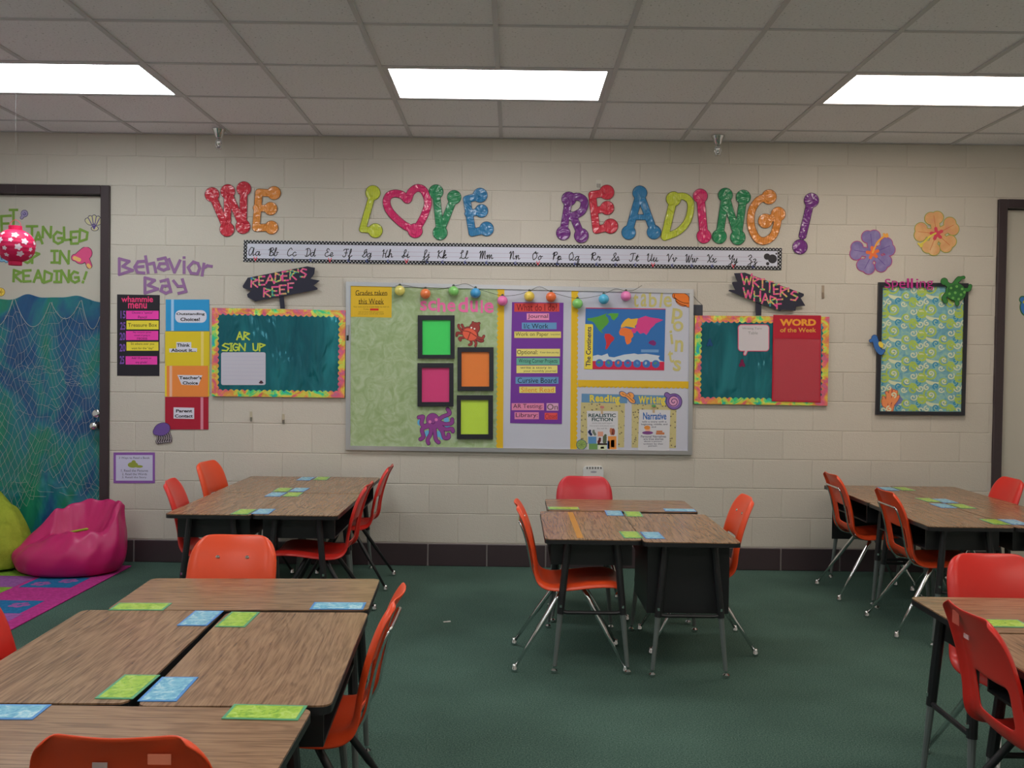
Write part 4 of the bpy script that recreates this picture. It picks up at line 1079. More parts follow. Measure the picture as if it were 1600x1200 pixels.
sign_letters(o, "READER'S", ((362,172,412,243),(422,160,468,226),(478,148,542,214),(548,134,600,204),(606,120,652,192),(666,110,714,184),(722,100,736,128),(746,100,794,168)), r3, .028)
sign_letters(o, 'REEF', ((460,252,512,318),(526,240,574,308),(584,228,634,296),(650,212,694,284)), r3, .028)
o = wobj('plank_sign', wpoly(r4([(385,85),(470,80),(930,245),(930,262),(905,278),(942,338),(870,345),(865,378),(758,370),(745,382),(340,222),(350,214),(395,216),(370,166),(372,152),(412,150)]), .024, .004), NAVY, None, "dark plank-shaped sign reading Writer's Wharf above the right board", 'sign')
wobj('sign_post', wpoly(r4([(555,280),(600,290),(598,416),(555,416)]), .021, .003), NAVY, o)
sign_letters(o, "WRITER'S", ((442,90,524,172),(532,112,580,192),(592,132,622,212),(636,150,690,232),(694,172,738,248),(748,190,796,266),(804,198,816,228),(828,226,884,298)), r4, .028)
sign_letters(o, 'WHARF', ((458,198,530,278),(542,226,590,302),(602,246,656,320),(666,264,712,340),(718,288,764,362)), r4, .028)
FO = .0225
cut_letters('AR', [r3(250,594,294,654), r3(305,594,348,654)], 1.1, FO, paper((188,204,70)), 'lime', 'on the left teal board', 'lime AR SIGN UP letters')
cut_letters('SIGN', [r3(136,684,190,742), r3(196,684,214,740), r3(220,684,260,740), r3(268,684,316,740)], 1.1, FO, paper((188,204,70)), 'lime', 'on the left teal board', 'lime AR SIGN UP letters')
cut_letters('UP', [r3(376,684,416,740), r3(428,684,470,742)], 1.1, FO, paper((188,204,70)), 'lime', 'on the left teal board', 'lime AR SIGN UP letters')
o = wobj('sign_up_sheet', wpoly(rrect(345.5,550.5,415,601.6, 3), FO, .0012), paper((188,186,200), .3, .5), None, 'blank white lined sign-up sheet on the left teal board', 'paper')
strokes(o, [[(348,557+6*k),(412,557.4+6*k)] for k in range(7)], .16, FO+.0014, (168,168,190))
wobj('stamp', wsdf(s_union(s_ell((408,598), 3.6, 1.6), s_ell((408,596.2), 2.2, 1.6)), (402,592,414,601), FO+.0012, .0002, .4), ink((70,50,60)), o)
# word of the week chart, bubble
o = wthing('word_pocket_chart', 1245, 560, .024, 'red Word of the Week pocket chart hanging on the right teal board', 'pocket chart')
REDV = plastic('red_vinyl', alb((172,22,48)), .3, .5, .2, 9)
wobj('backing', wpoly(r4([(692,410),(1065,415),(1060,1095),(680,1085)]), .0235, .002), REDV, o)
CLEAR = NT('clear_vinyl_pocket').set((.9,.5,.55), .12, 0, .5); CLEAR.b.inputs['Alpha'].default_value = .05; CLEAR.bump(CLEAR.noise(CLEAR.coord((1,1,.4)), 9, 2), .8, .03)
wobj('clear_pocket', wpoly(r4([(700,592),(1055,598),(1050,1085),(692,1076)]), .0268, .0008), CLEAR.m, o)
wobj('pocket_hem', wpoly(r4([(696,585),(1058,590),(1058,600),(696,595)]), .0262, .0018), REDV, o)
wobj('heading', gadd(wtext('WORD', r4(742,442,1026,496), .0258, .05)), paper((222,150,50)), o)
wobj('subheading', wtext('of the Week', r4(745,510,1026,546), .0258, .02), paper((206,150,60)), o)
bub = s_union(lambda X, Y: np.hypot(np.maximum(np.abs(X-1177.5)-19, 0), np.maximum(np.abs(Y-528)-15.5, 0))-4.5, s_path([(1167,545),(1164,553)], 1.6))
o = cutout('speech_bubble_sheet', bub, (1150,504,1205,558), (206,70,110), (196,190,196), FO, 'white speech bubble sheet with a pink edge on the right teal board', 'paper', ow=1.1)
wobj('lettering', gadd(wtext('Writing Turn', r4(448,508,600,528), FO+.0022), wtext('Table', r4(495,540,570,562), FO+.0022)), ink((130,130,130)), o)
for (px, py, c, nm, lab) in ((1109,535,(20,70,120),'paper_figure','small dark blue figure cut-out on the right teal board'), (1159.5,567,(110,20,70),'paper_figure','small maroon figure cut-out below the speech bubble')):
    cutout(nm, s_union(s_circ((px,py-3.5), 2), s_path([(px-2.6,py+4),(px,py-1),(px+2.6,py+4)], 2)), (px-8,py-8,px+8,py+9), tuple(int(v*.7) for v in c), c, FO, lab, 'cutout', ow=.4, step=.5)

# ================================================================== THE BIG WHITE BOARD
WTL, WTR, WBR, WBL = (540.5,440),(1084,452),(1081.5,711),(540,703)
o = wthing('whiteboard', 812, 576, .002, 'large aluminium framed whiteboard in the middle of the wall', 'whiteboard')
WB = paper((188,190,204), .22, .5)
wobj('panel', wpoly([WTL,WTR,WBR,WBL], .002, .014), WB, o)
def inset(c, w):
    TL,TR,BR,BL = c; return [(TL[0]+w,TL[1]+w),(TR[0]-w,TR[1]+w),(BR[0]-w,BR[1]-w),(BL[0]+w,BL[1]-w)]
OC = [WTL,WTR,WBR,WBL]; IC = inset(OC, 6.5)
for k in range(4): wobj('frame_rail', wpoly([OC[k],OC[(k+1)%4],IC[(k+1)%4],IC[k]], .002, .022), ALU, o)
BO = .0163
FABG = m_ramp('green_mottled_fabric', [(.30,(.33,.45,.22)),(.45,(.39,.51,.275)),(.56,(.445,.56,.335)),(.72,(.51,.62,.43))], 11, .85, 0, .1, 2.2, 5, .2)
wobj('fabric_panel', wpoly([(548,447),(782,452),(779,700),(547.5,697)], BO, .0008), FABG, None, 'mottled green fabric covering the left part of the whiteboard', 'fabric')
YB = paper((214,174,36))
def vborder(x0, x1, y0, y1, side, n, lab, lean=-2):
    f = lambda x, t: x+lean*t
    pts = []; m = n*6
    flat = x0 if side > 0 else x1; sc = x1 if side > 0 else x0
    for k in range(m+1):
        t = k/m; pts.append((f(sc, t)+side*1.9*abs(math.sin(math.pi*n*t)), y0+(y1-y0)*t))
    pts += [(f(flat,1), y1), (f(flat,0), y0)]
    return wobj('border_strip', wpoly(pts, BO+.0012, .001), YB, None, lab, 'border', 'yellow scalloped borders')
vborder(779, 788, 450, 700, -1, 34, 'yellow scalloped border strip beside the green fabric')
vborder(893, 902, 452.5, 702.5, 1, 34, 'yellow scalloped upright border strip left of the world map')
pts = [(903,593.5),(1077,596),(1077,606)]
for k in range(151):
    t = k/150; pts.append((1077-174*t, 605.5-2.2*t+1.9*abs(math.sin(math.pi*25*t))))
wobj('border_strip', wpoly(pts, BO+.0014, .001), YB, None, 'yellow scalloped level border strip below the world map', 'border', 'yellow scalloped borders')
q4 = cr(535, 430, .1625); q5 = cr(535, 570, .1625)
o = wobj('grades_notice', wpoly(q4([(82,100),(475,108),(472,408),(80,400)]), BO+.0012, .0012), paper((214,176,44)), None, 'yellow notice reading Grades taken this Week on the board corner', 'notice')
wobj('heading', gadd(wtext('Grades taken', q4(126,145,430,195), BO+.003, .0), wtext('this Week', q4(155,225,398,278), BO+.003, .0)), ink((40,34,30)), o)
wobj('underline', wribbon([[q4(126,191), q4(430,192)], [q4(155,276), q4(398,278)]], .35, BO+.003), ink((40,34,30)), o)
wobj('small_print', gadd(wtext('Your work must be in your folder by noon on', q4(105,296,448,314), BO+.003), wtext('Friday', q4(205,320,255,336), BO+.003), wtext('see me if you have any questions', q4(155,348,395,362), BO+.003), wtext('about your work this week', q4(150,366,402,380), BO+.003)), ink((120,96,40)), o)
wobj('red_highlight', wrect(*q4(266,320,348,340), BO+.0026, .0003), ink((196,50,44)), o)
# picture frames
for nm, ob, ib, c in (('green', q4(725,385,1078,800), q4(768,430,1038,765), (52,210,92)), ('orange', (714.9,542.5,771.1,610.6), (721,549.9,764.4,604), (255,122,38)), ('pink', (652.3,567.3,708.5,635), (659,574.6,702,628.2), (206,44,116)), ('lime', (713.8,617.6,770.3,685.9), (720,625,763,678.6), (184,216,58))):
    o = wthing('picture_frame', (ob[0]+ob[2])/2, (ob[1]+ob[3])/2, BO+.001, 'black picture frame holding a plain bright %s sheet' % nm, 'picture frame', 'black frames on the green fabric')
    x0,y0,x1,y1 = ob; a0,b0,a1,b1_ = ib
    for pts in ([(x0,y0),(x1,y0),(a1,b0),(a0,b0)], [(x1,y0),(x1,y1),(a1,b1_),(a1,b0)], [(x1,y1),(x0,y1),(a0,b1_),(a1,b1_)], [(x0,y1),(x0,y0),(a0,b0),(a0,b1_)]):
        wobj('frame_side', wpoly(pts, BO+.001, .018), BLACKFRAME, o)
    wobj('coloured_sheet', wrect(a0-1, b0-1, a1+1, b1_+1, BO+.005, .002), paper(c, .35), o)
    wobj('glass_pane', wrect(a0-.5, b0-.5, a1+.5, b1_+.5, BO+.0085, .0012), None or _mc.setdefault('pane', (lambda t: (t.b.inputs['Alpha'].__setattr__('default_value', .02), t.m)[1])(NT('clear_pane').set((.9,.95,.95), .06, 0, .5))), o)
PK = paper((236,110,164))
font_letters('schedule', [q4(*b) for b in ((748,245,812,342),(822,245,902,343),(912,222,992,352),(1008,258,1088,350),(1112,212,1208,356),(1228,245,1302,356),(1330,240,1350,364),(1362,260,1455,364))], BO+.0015, PK, 'pink', 'on the green fabric', 'pink schedule letters', .025)
# crab
cc = q4
legs = [[(1165,600),(1125,605),(1135,625)],[(1150,560),(1105,555),(1100,580)],[(1150,535),(1120,500),(1118,480)],[(1170,520),(1155,490),(1150,478)],[(1290,590),(1340,610),(1360,585)],[(1285,610),(1330,635),(1350,630)],[(1265,620),(1285,650),(1280,680)],[(1235,620),(1240,660),(1220,670)],[(1280,510),(1285,475),(1315,462)],[(1255,500),(1262,470),(1255,455)]]
body = s_union(s_ell(cc(1228,562), 12.5, 10, .5), *[s_path(cc(spline(p,4)), 1.5) for p in legs])
o = cutout('paper_crab', s_union(body, s_ell(cc(1270,510), 8, 9, .4)), cc(1080,440,1385,700), (90,40,44), (150,60,56), BO+.0015, 'red crab cut-out between the green and orange frames', 'cutout', step=.6)
wobj('shell', wsdf(s_ell(cc(1225,570), 11.5, 9, .5), cc(1080,440,1385,700), BO+.0033, .0004, .5), paper((220,96,72)), o)
wobj('eyes', wsdf(s_union(s_circ(cc(1240,505), 1.4), s_circ(cc(1270,515), 1.4)), cc(1200,480,1300,540), BO+.0033, .0004, .4), paper((230,220,210)), o)
strokes(o, [cc(spline([(1165,535),(1220,545),(1290,590)],4)), cc([(1228,555),(1205,620)])], .5, BO+.0040, (100,40,40))
# octopus
cc = q5
ten = [[(840,560),(790,590),(760,560),(775,500),(735,505)],[(830,590),(765,620),(780,690),(750,715)],[(850,600),(850,660),(820,720),(828,755)],[(885,600),(890,660),(900,720),(925,745)],[(920,590),(960,640),(980,700),(1020,700),(1020,670)],[(930,580),(990,620),(1050,615),(1062,640)],[(930,550),(990,570),(1050,560),(1055,525)],[(925,530),(960,500),(1030,470),(1012,425)]]
oc = s_union(s_circ(cc(868,528), 9.8), s_ell(cc(880,570), 9.5, 7), *[s_path(cc(spline(p,4)), 2.6) for p in ten])
o = cutout('paper_octopus', oc, cc(700,400,1090,790), (70,36,90), (140,66,140), BO+.0015, 'purple octopus cut-out below the pink frame', 'cutout', step=.7)
wobj('blue_backing', wsdf(s_union(*[s_ell(cc(x,y), 4, 5) for x,y in ((815,660),(925,665),(1000,530),(1010,590),(960,690),(745,555))]), cc(700,400,1090,790), BO+.0012, .0007, .7), paper((100,170,210)), o)
wobj('cheeks', wsdf(s_union(s_circ(cc(842,548), 2.4), s_circ(cc(902,528), 2.4)), cc(800,500,940,580), BO+.0033, .0003, .4), paper((214,120,180)), o)
strokes(o, [cc(spline([(855,560),(875,568),(890,552)],4))], .4, BO+.0038, (70,30,80))
# schedule pocket chart with word cards
k6 = cr(775, 440, .2)
wobj('pocket_chart', wpoly(k6([(125,160),(528,165),(515,1112),(110,1105)]), BO+.0002, .0025), plastic('purple_nylon', alb((112,56,150)), .5, .3, .15, 30), None, 'tall purple pocket chart listing classroom tasks on the whiteboard', 'pocket chart')
BC = BO+.003
def wordcard(bb, c, txt, label, tc=(30,28,32), extra=None, tb=None):
    b = k6(*bb); o = wobj('word_card', wrect(*b, BC, .0008), paper(c), None, label, 'card', 'word cards in the purple pocket chart')
    x0,y0,x1,y1 = tb and k6(*tb) or (b[0]+(b[2]-b[0])*.05, b[1]+1.3, b[2]-(b[2]-b[0])*.05, b[3]-1.3)
    wobj('lettering', wtext(txt, (x0,y0,x1,y1), BC+.0011, .0), ink(tc), o)
    if extra: wobj('small_print', gadd(*[wtext(s, k6(*q), BC+.0011) for s, q in extra]), ink((90,84,70)), o)
wordcard((143,168,495,235), (204,70,66), 'What do I do?', 'salmon card reading What do I do at the top of the purple chart', (110,30,40))
wordcard((240,248,415,300), (222,140,180), 'Journal', 'pink card reading Journal in the purple chart')
wordcard((202,320,473,372), (96,146,190), 'I/c Work', 'blue card reading I/c Work in the purple chart', tb=(218,328,408,366))
wordcard((143,390,508,440), (216,204,110), 'Work on Paper', 'yellow card reading Work on Paper in the purple chart', (90,80,40), [('You may do this with', (425,404,500,424))], (152,396,410,434))
wordcard((160,525,500,585), (220,208,120), 'Optional:', 'yellow card reading Optional in the purple chart', (30,28,32), [('if your done you may', (345,545,490,565))], (165,534,325,578))
wordcard((160,597,497,650), (100,170,150), 'Writing Corner Projects', 'teal card reading Writing Corner Projects in the purple chart')
wordcard((160,655,480,715), (222,212,122), 'write a story in', 'pale yellow card reading write a story in your monthly journal', (60,60,60), [('your monthly journal', (215,690,468,710))], (190,664,432,686))
wordcard((153,745,488,798), (100,146,190), 'Cursive Board', 'blue card reading Cursive Board in the purple chart')
wordcard((182,820,465,870), (220,204,110), 'Silent Read', 'yellow card with orange words Silent Read in the purple chart', (220,130,50))
wordcard((122,950,375,1005), (216,132,170), 'AR Testing:', 'pink card reading AR Testing in the purple chart')
wordcard((395,950,487,1008), (206,160,190), 'On', 'pale pink card reading On beside AR Testing', (80,70,60))
wordcard((145,1020,335,1075), (214,128,168), 'Library:', 'pink card reading Library at the bottom of the purple chart')
wordcard((380,1025,480,1078), (216,80,84), 'Closed', 'coral card reading Closed beside Library', (160,50,50))
# world map
k7 = cr(890, 440, .13333)
o = wobj('map_poster', wpoly(k7([(188,305),(1125,318),(1108,1040),(170,1025)]), BO+.0002, .0012), paper((40,104,172), .35, .5), None, 'blue world map poster titled The Continents on the whiteboard', 'poster')
MO = BO+.0015
def mp(name, pts, c, k=0): return wobj(name, wpoly(k7(pts), MO+.0001*k, .0002), paper(c, .35), o)
mp('top_band', [(188,305),(1125,318),(1125,328),(188,316)], (190,40,80))
mp('bottom_band', [(268,920),(1110,940),(1108,1040),(265,1026)], (196,40,74))
mp('antarctica', [(275,870),(330,858),(375,868),(445,842),(460,880),(520,888),(640,855),(760,842),(800,852),(900,845),(1058,870),(1040,895),(1060,925),(1108,938),(1000,942),(268,930)], (190,200,210), 1)
mp('title_band', [(180,498),(268,500),(276,515),(268,1027),(170,1025)], (222,204,70), 2)
mp('north_america', [(205,430),(260,425),(330,410),(400,385),(440,370),(420,400),(445,420),(462,470),(440,505),(410,530),(395,550),(370,575),(400,605),(380,600),(340,570),(310,520),(285,480),(250,462),(212,455)], (84,150,60))
mp('greenland', [(440,385),(480,370),(575,372),(565,410),(520,455),(490,435),(480,400)], (88,160,56))
mp('south_america', [(415,610),(470,612),(525,660),(515,690),(490,710),(465,750),(440,790),(418,795),(430,730),(425,690),(408,650)], (196,48,56))
mp('africa', [(600,545),(650,540),(720,560),(745,610),(750,640),(720,670),(725,700),(700,730),(670,738),(655,700),(645,640),(590,628),(578,595)], (226,116,56))
mp('europe', [(600,540),(605,510),(625,480),(650,450),(690,425),(720,440),(800,430),(785,500),(765,520),(770,545),(700,530),(660,525),(625,535)], (220,170,60))
mp('asia', [(800,435),(890,402),(950,420),(1040,432),(1100,450),(1060,468),(1010,490),(985,520),(950,550),(920,600),(900,625),(870,600),(825,612),(790,575),(765,605),(735,600),(720,555),(780,540),(775,515),(795,480)], (206,64,132))
mp('australia', [(922,720),(940,695),(985,685),(1015,715),(1008,745),(985,752),(950,738)], (124,40,110))
mp('printed_key', [(838,795),(1045,797),(1043,830),(838,828)], (110,150,196))
for q, (gx, gy) in enumerate(((350,955),(460,958),(572,958),(682,960),(790,962),(900,964),(1010,966))):
    g_ = wobj('printed_globe', wpoly([(k7(gx,gy)[0]+6.2*math.cos(a), k7(gx,gy)[1]+6.2*math.sin(a)) for a in np.linspace(0, 2*math.pi, 20, False)], MO+.0003, .0002), paper((62,110,178), .35), o)
    wobj('land_patch', wpoly(ell(k7(gx,gy)[0]+(-1+q*.4 % 2), k7(gx,gy)[1]-1.2, 2.6, 1.8, 10, q), MO+.0005, .0001), paper([(80,150,90),(84,150,100),(206,110,70),(170,70,110),(90,140,190),(150,180,190),(80,140,110)][q], .35), g_)
cx_, cy_ = k7(222, 762)
wobj('title', wtext('The Continents', (cx_-31, cy_-3.8, cx_+31, cy_+3.8), MO+.0006, .02, -P2+.02), ink((30,40,90)), o)
TB = paper((190,182,118))
font_letters('table', [k7(*b) for b in ((745,140,808,300),(835,140,905,295),(930,120,1022,300),(1060,122,1085,302),(1102,168,1198,298))], BO+.0006, TB, 'tan', 'at the top of the whiteboard', 'tan table points letters', .015, (0,.06,0,.12,0))
font_letters('points', [k7(*b) for b in ((1200,315,1322,498),(1212,462,1334,584),(1178,570,1210,732),(1235,685,1332,822),(1155,805,1218,950),(1215,920,1305,1050))], BO+.0006, TB, 'tan', 'down the right of the whiteboard', 'tan table points letters', .015, (.1,0,-.12,.06,-.12,.12))
cs = k7
sh = s_union(s_ell(cs(1320,185), 11, 7, .35), s_circ(cs(1240,165), 4.4), s_circ(cs(1395,260), 5.2), s_ell(cs(1310,240), 9, 5, .5))
o = cutout('paper_seashell', sh, cs(1180,100,1460,340), (70,34,24), (224,118,44), BO+.0006, 'orange seashell cut-out beside the word table', 'cutout', step=.6)
strokes(o, [cs(spline([(1235,190),(1280,225),(1340,250),(1395,255)],4)), cs(spline([(1250,230),(1300,262),(1370,285)],4)), cs(spline([(1230,150),(1225,180),(1240,200)],3))], .5, BO+.0025, (80,34,24))
# reading and writing panels
k8 = cr(890, 590, .125)
PAT = NT('confetti_paper').set(None, .5, 0, .3)
vo = PAT.n('ShaderNodeTexVoronoi'); vo.inputs['Scale'].default_value = 46; PAT.l(PAT.coord(), vo.inputs['Vector'])
PAT.l(PAT.ramp(vo.outputs['Distance'], [(.20, lin((120,110,90))), (.27, lin((208,196,140)))]), PAT.b.inputs['Base Color'])
BH2 = paper((96,138,176))
ps = {}
for nm, hd, pn in (('Reading', [(150,200),(725,212),(720,322),(148,310)], [(142,308),(692,316),(680,872),(135,862)]), ('Writing', [(790,214),(1235,224),(1232,335),(790,330)], [(778,330),(1336,338),(1328,882),(775,875)])):
    o = wthing('wall_chart', *k8((hd[0][0]+hd[1][0])/2, 540), BO, 'speckled cream panel with a blue band headed %s on the whiteboard' % nm, 'poster')
    wobj('speckled_sheet', wpoly(k8(pn), BO+.0002, .0008), PAT.m, o); wobj('blue_band', wpoly(k8(hd), BO+.001, .0006), BH2, o); ps[nm] = o
YL = paper((214,196,74))
font_letters('Reading', [k8(*b) for b in ((252,216,322,305),(322,232,374,305),(376,236,428,305),(432,216,492,305),(506,222,526,305),(536,240,580,308),(578,240,628,342))], BO+.002, YL, 'yellow', 'on the blue band', 'yellow Reading letters', .04)
font_letters('Writing', [k8(*b) for b in ((862,230,955,325),(958,246,1000,325),(1008,235,1028,325),(1038,238,1076,325),(1086,238,1104,325),(1112,248,1154,325),(1152,248,1198,352))], BO+.002, YL, 'yellow', 'on the blue band', 'yellow Writing letters', .04)
WP = paper((200,200,206), .35)
o = wobj('genre_poster', wpoly(k8([(215,415),(605,420),(605,915),(225,920)]), BO+.0022, .001), WP, None, 'white Realistic Fiction poster with small pictures pinned on the Reading panel', 'poster')
T_ = BO+.0035
wobj('heading', gadd(wtext('REALISTIC', k8(235,450,578,495), T_, .03), wtext('FICTION', k8(278,502,540,545), T_, .03)), ink((44,74,76)), o)
wobj('small_print', gadd(wtext('stories that could happen', k8(282,560,530,582), T_), wtext('characters and places seem', k8(250,594,560,614), T_), wtext('like real life', k8(345,626,470,644), T_)), ink((120,120,130)), o)
for nm, f, c in (('printed_figure', s_union(s_circ(k8(255,665),1.8), s_path([k8(245,680),k8(268,712)],2)), (40,50,90)), ('printed_figure', s_union(s_circ(k8(300,665),1.8), s_path([k8(298,680),k8(318,710)],2)), (110,120,110)),
     ('printed_figure', s_union(s_circ(k8(518,645),2), s_path([k8(515,665),k8(525,705)],2)), (190,120,90)), ('printed_figure', s_union(s_circ(k8(545,650),2), s_path([k8(548,665),k8(545,700)],2.4)), (140,70,60)),
     ('printed_figure', s_union(s_circ(k8(378,765),2), s_path([k8(375,785),k8(365,805)],2.2)), (90,40,40)), ('printed_figure', s_union(s_circ(k8(448,722),2), s_path([k8(440,745),k8(438,800)],3)), (90,100,80))):
    wobj(nm, wsdf(f, k8(220,620,605,830), T_-.0002, .0002, .5), ink(c), o)
for bb, c in (((232,738,335,825),(90,140,190)), ((240,825,350,898),(110,150,90)), ((352,675,420,735),(206,150,130)), ((480,732,585,895),(216,140,70)), ((350,820,470,842),(50,40,40)), ((362,842,462,905),(206,214,180)), ((388,865,430,890),(206,210,50)), ((470,790,500,890),(80,110,160)), ((515,780,560,870),(226,190,120))):
    wobj('printed_picture', wrect(*k8(*bb), T_-.0003, .0002), ink(c), o)
o = wobj('genre_poster', wpoly(k8([(870,400),(1260,405),(1245,915),(855,905)]), BO+.0022, .001), WP, None, 'white Narrative poster with blue heading pinned on the Writing panel', 'poster')
wobj('heading', wtext('Narrative', k8(918,435,1210,525), T_, .02), ink((40,96,170)), o)
wobj('small_print', gadd(wtext('tells a story with a', k8(905,540,1210,568), T_, .01), wtext('beginning, middle, and', k8(895,572,1222,600), T_, .01), wtext('end', k8(1025,606,1078,626), T_, .01), wtext('Personal Narratives', k8(892,722,1205,750), T_, .01), wtext('are true stories', k8(925,756,1172,780), T_, .01), wtext('about a person', k8(930,788,1150,810), T_, .01), wtext('written by that', k8(920,820,1168,842), T_, .01), wtext('person', k8(985,850,1092,868), T_, .01)), ink((60,60,90)), o, kind='stuff')
wobj('printed_face', wsdf(s_ell(k8(975,650), 4, 4), k8(900,590,1200,720), T_-.0002, .0002, .5), ink((226,170,150)), o)
wobj('printed_hair', wsdf(s_ell(k8(970,625), 4.8, 3.2), k8(900,590,1200,720), T_, .0002, .5), ink((214,140,70)), o)
wobj('printed_clothes', wsdf(s_ell(k8(975,690), 8.5, 2.6), k8(890,590,1200,730), T_+.0001, .0002, .5), ink((120,70,130)), o)
wobj('printed_books', gadd(wrect(*k8(1080,685,1185,712), T_-.0002, .0002), wrect(*k8(1085,662,1160,684), T_-.0002, .0002)), ink((190,120,80)), o)
for (px, py), c, lab in ((k8(405,375), (190,120,120), 'pink clothespin holding the Realistic Fiction poster'), (k8(1052,360), (90,150,90), 'green clothespin holding the Narrative poster')):
    o = wthing('clothespin', px, py, BO+.004, lab, 'clothespin', 'clothespins on the posters')
    wobj('wooden_leg', wrect(px-1.7, py-1, px+1.7, py+10, BO+.0034, .004), paper((186,160,130)), o); wobj('button', wsdf(s_union(s_circ((px-1.2,py-1), 2), s_circ((px+1.4,py-.6), 2)), (px-8,py-8,px+8,py+8), BO+.0075, .003, .5), paper(c), o)
# butterfly, snail, round cut-out
cs = k8
bf = s_union(s_ell(cs(668,208), 5.4, 3.4, .5), s_ell(cs(762,225), 5.2, 4.6, .5), s_ell(cs(778,285), 5.5, 3.4, .6), s_path([cs(690,210), cs(800,305)], 2))
o = cutout('paper_butterfly', bf, cs(610,160,850,350), (60,90,140), (224,150,80), BO+.0025, 'orange butterfly-shaped cut-out between the Reading and Writing bands', 'cutout', ow=.9, step=.6)
strokes(o, [cs(spline([(690,215),(740,245),(800,300)],4)), cs([(735,190),(760,235)]), cs([(655,200),(680,215)])], .4, BO+.0045, (110,70,50))
sn = s_union(s_circ(cs(1305,300), 11.8), s_path([cs(1215,215), cs(1260,250)], 3.2))
o = cutout('paper_snail_shell', sn, cs(1185,180,1430,420), (60,36,90), (126,96,164), BO+.0025, 'purple spiral shell cut-out beside the word Writing', 'cutout', ow=1.0, step=.7)
wobj('inner_whorl', wsdf(s_circ(cs(1300,300), 8), cs(1185,180,1430,420), BO+.0044, .0003, .6), paper((206,150,184)), o)
strokes(o, [[(cs(1302,300)[0]+(1+a*.72)*math.cos(a), cs(1302,300)[1]+(1+a*.72)*math.sin(a)) for a in np.linspace(0, 11.5, 60)]], .55, BO+.0050, (70,40,100))
o = cutout('paper_disc', s_circ(cs(148,838), 7.2), cs(70,760,225,915), (60,100,120), (142,166,90), BO+.0035, 'round green disc cut-out at the lower left of the Reading panel', 'cutout', ow=.9, step=.6)
strokes(o, [[cs(148,838), (cs(148,838)[0]+5*math.cos(a), cs(148,838)[1]+5*math.sin(a))] for a in (0,.9,1.8,2.7,3.6,4.5,5.4)], .35, BO+.0055, (110,130,80))
# marker on the rail
mk_ = wthing('dry_erase_marker', 543, 516, .024, 'black dry erase marker stuck to the left rail of the whiteboard', 'marker')
for nm, y0_, y1_, m_ in (('barrel', 508, 524, paper((170,170,180), .3)), ('cap', 524, 532, BLACK)):
    xa, za = W(543.2, y0_, D-.03); xb, zb = W(543, y1_, D-.03)
    obj(nm, mesh(nm, tube([(xa-mk_.location.x, -.0075, za-mk_.location.z), (xb-mk_.location.x, -.0075, zb-mk_.location.z)], .0072, 10)), m_, mk_)

# ------------------------------------------------------------------ string of lantern lights
sl = wthing('string_lights', 815, 458, .03, 'string of small coloured paper lanterns along the top of the whiteboard', 'string lights')
YS = D-.052
balls = [(624.7,454,(214,204,110)),(664.7,459,(230,122,70)),(708.6,455,(126,196,106)),(743,458,(60,150,204)),(785,470,(226,116,176)),(827,463,(222,196,86)),(861,464,(232,110,60)),(902.4,474.4,(130,200,110)),(943.3,467.3,(80,176,214)),(978,462.7,(232,124,182))]
def m_globe(c):
    t = NT('lantern_nylon_%d_%d_%d' % c).set(alb(c), .22, 0, .6); t.b.inputs['Subsurface Weight'].default_value = .25; t.b.inputs['Subsurface Radius'].default_value = (.03,.03,.03); t.b.inputs['Coat Weight'].default_value = .5; return t.m
for px, py, c in balls:
    x, z = W(px, py, YS); r = .0355; V, Fs = [], []; nl, nm = 48, 18
    prof = [(r*math.sin(math.pi*k/nm), r*.97*math.cos(math.pi*k/nm)) for k in range(1, nm)][::-1]
    g = lathe(prof, nl)
    V = [(v[0]*(1-.055*abs(math.sin(6*math.atan2(v[1],v[0])))**.5), v[1]*(1-.055*abs(math.sin(6*math.atan2(v[1],v[0])))**.5), v[2]) for v in g[0]]
    b_ = obj('lantern_globe', mesh('lantern_globe', (V, g[1]), True), m_globe(c), sl, (x-sl.location.x, YS-sl.location.y, z-sl.location.z))
    obj('cap', lathe([(.009,.03),(.010,.034),(.008,.042),(.004,.046)], 12), paper((70,80,70)), b_)
cord = spline([(618,447),(630,445.5),(664.7,451.5),(685,452.5),(708.6,447.5),(727.6,443.4),(743,450),(765,457),(785,462),(806,461),(827,455),(843,448),(861,456),(880,462),(902,466.5),(925,464),(943,459.5),(953,455),(963,451.3),(978,454.5),(990,453.5),(1003,446)], 4)
obj('cord', tube([(lambda q: (q[0]-sl.location.x, YS-sl.location.y, q[1]-sl.location.z))(W(x, y, YS)) for x, y in cord], .0016, 5), paper((60,66,60)), sl)

# ------------------------------------------------------------------ small things on the wall
o = wthing('speaker_box', 1092.5, 485, .001, 'small dark box with a wire beside the top right of the whiteboard', 'box')
wobj('case', wpoly([(1080,476),(1098,476.5),(1098,493),(1080,493)], .0008, .0012), paper((60,62,72)), o); wobj('wire', wribbon([spline([(1084,463),(1089,469),(1097,476.5)],4)], .4, .0022), ink((80,80,80)), o)
o = wthing('air_freshener', 928, 740, .001, 'white plastic plug-in box with vents on the wall above the crimson chair', 'air freshener')
wobj('body', wpoly(rrect(911.5,729,943,770, 5), .0005, .035), plastic('white_plastic', (.72,.72,.72), .4), o)
wobj('vent_slots', gadd(*[wrect(916.5+4.3*k, 729.6, 918.4+4.3*k, 733, .0356, .0006) for k in range(6)]), ink((90,90,90)), o)
wobj('emblem', wsdf(s_ell((927.5,737.5), 5, 1.6), (918,733,938,742), .0356, .0004, .5), ink((150,150,160)), o)
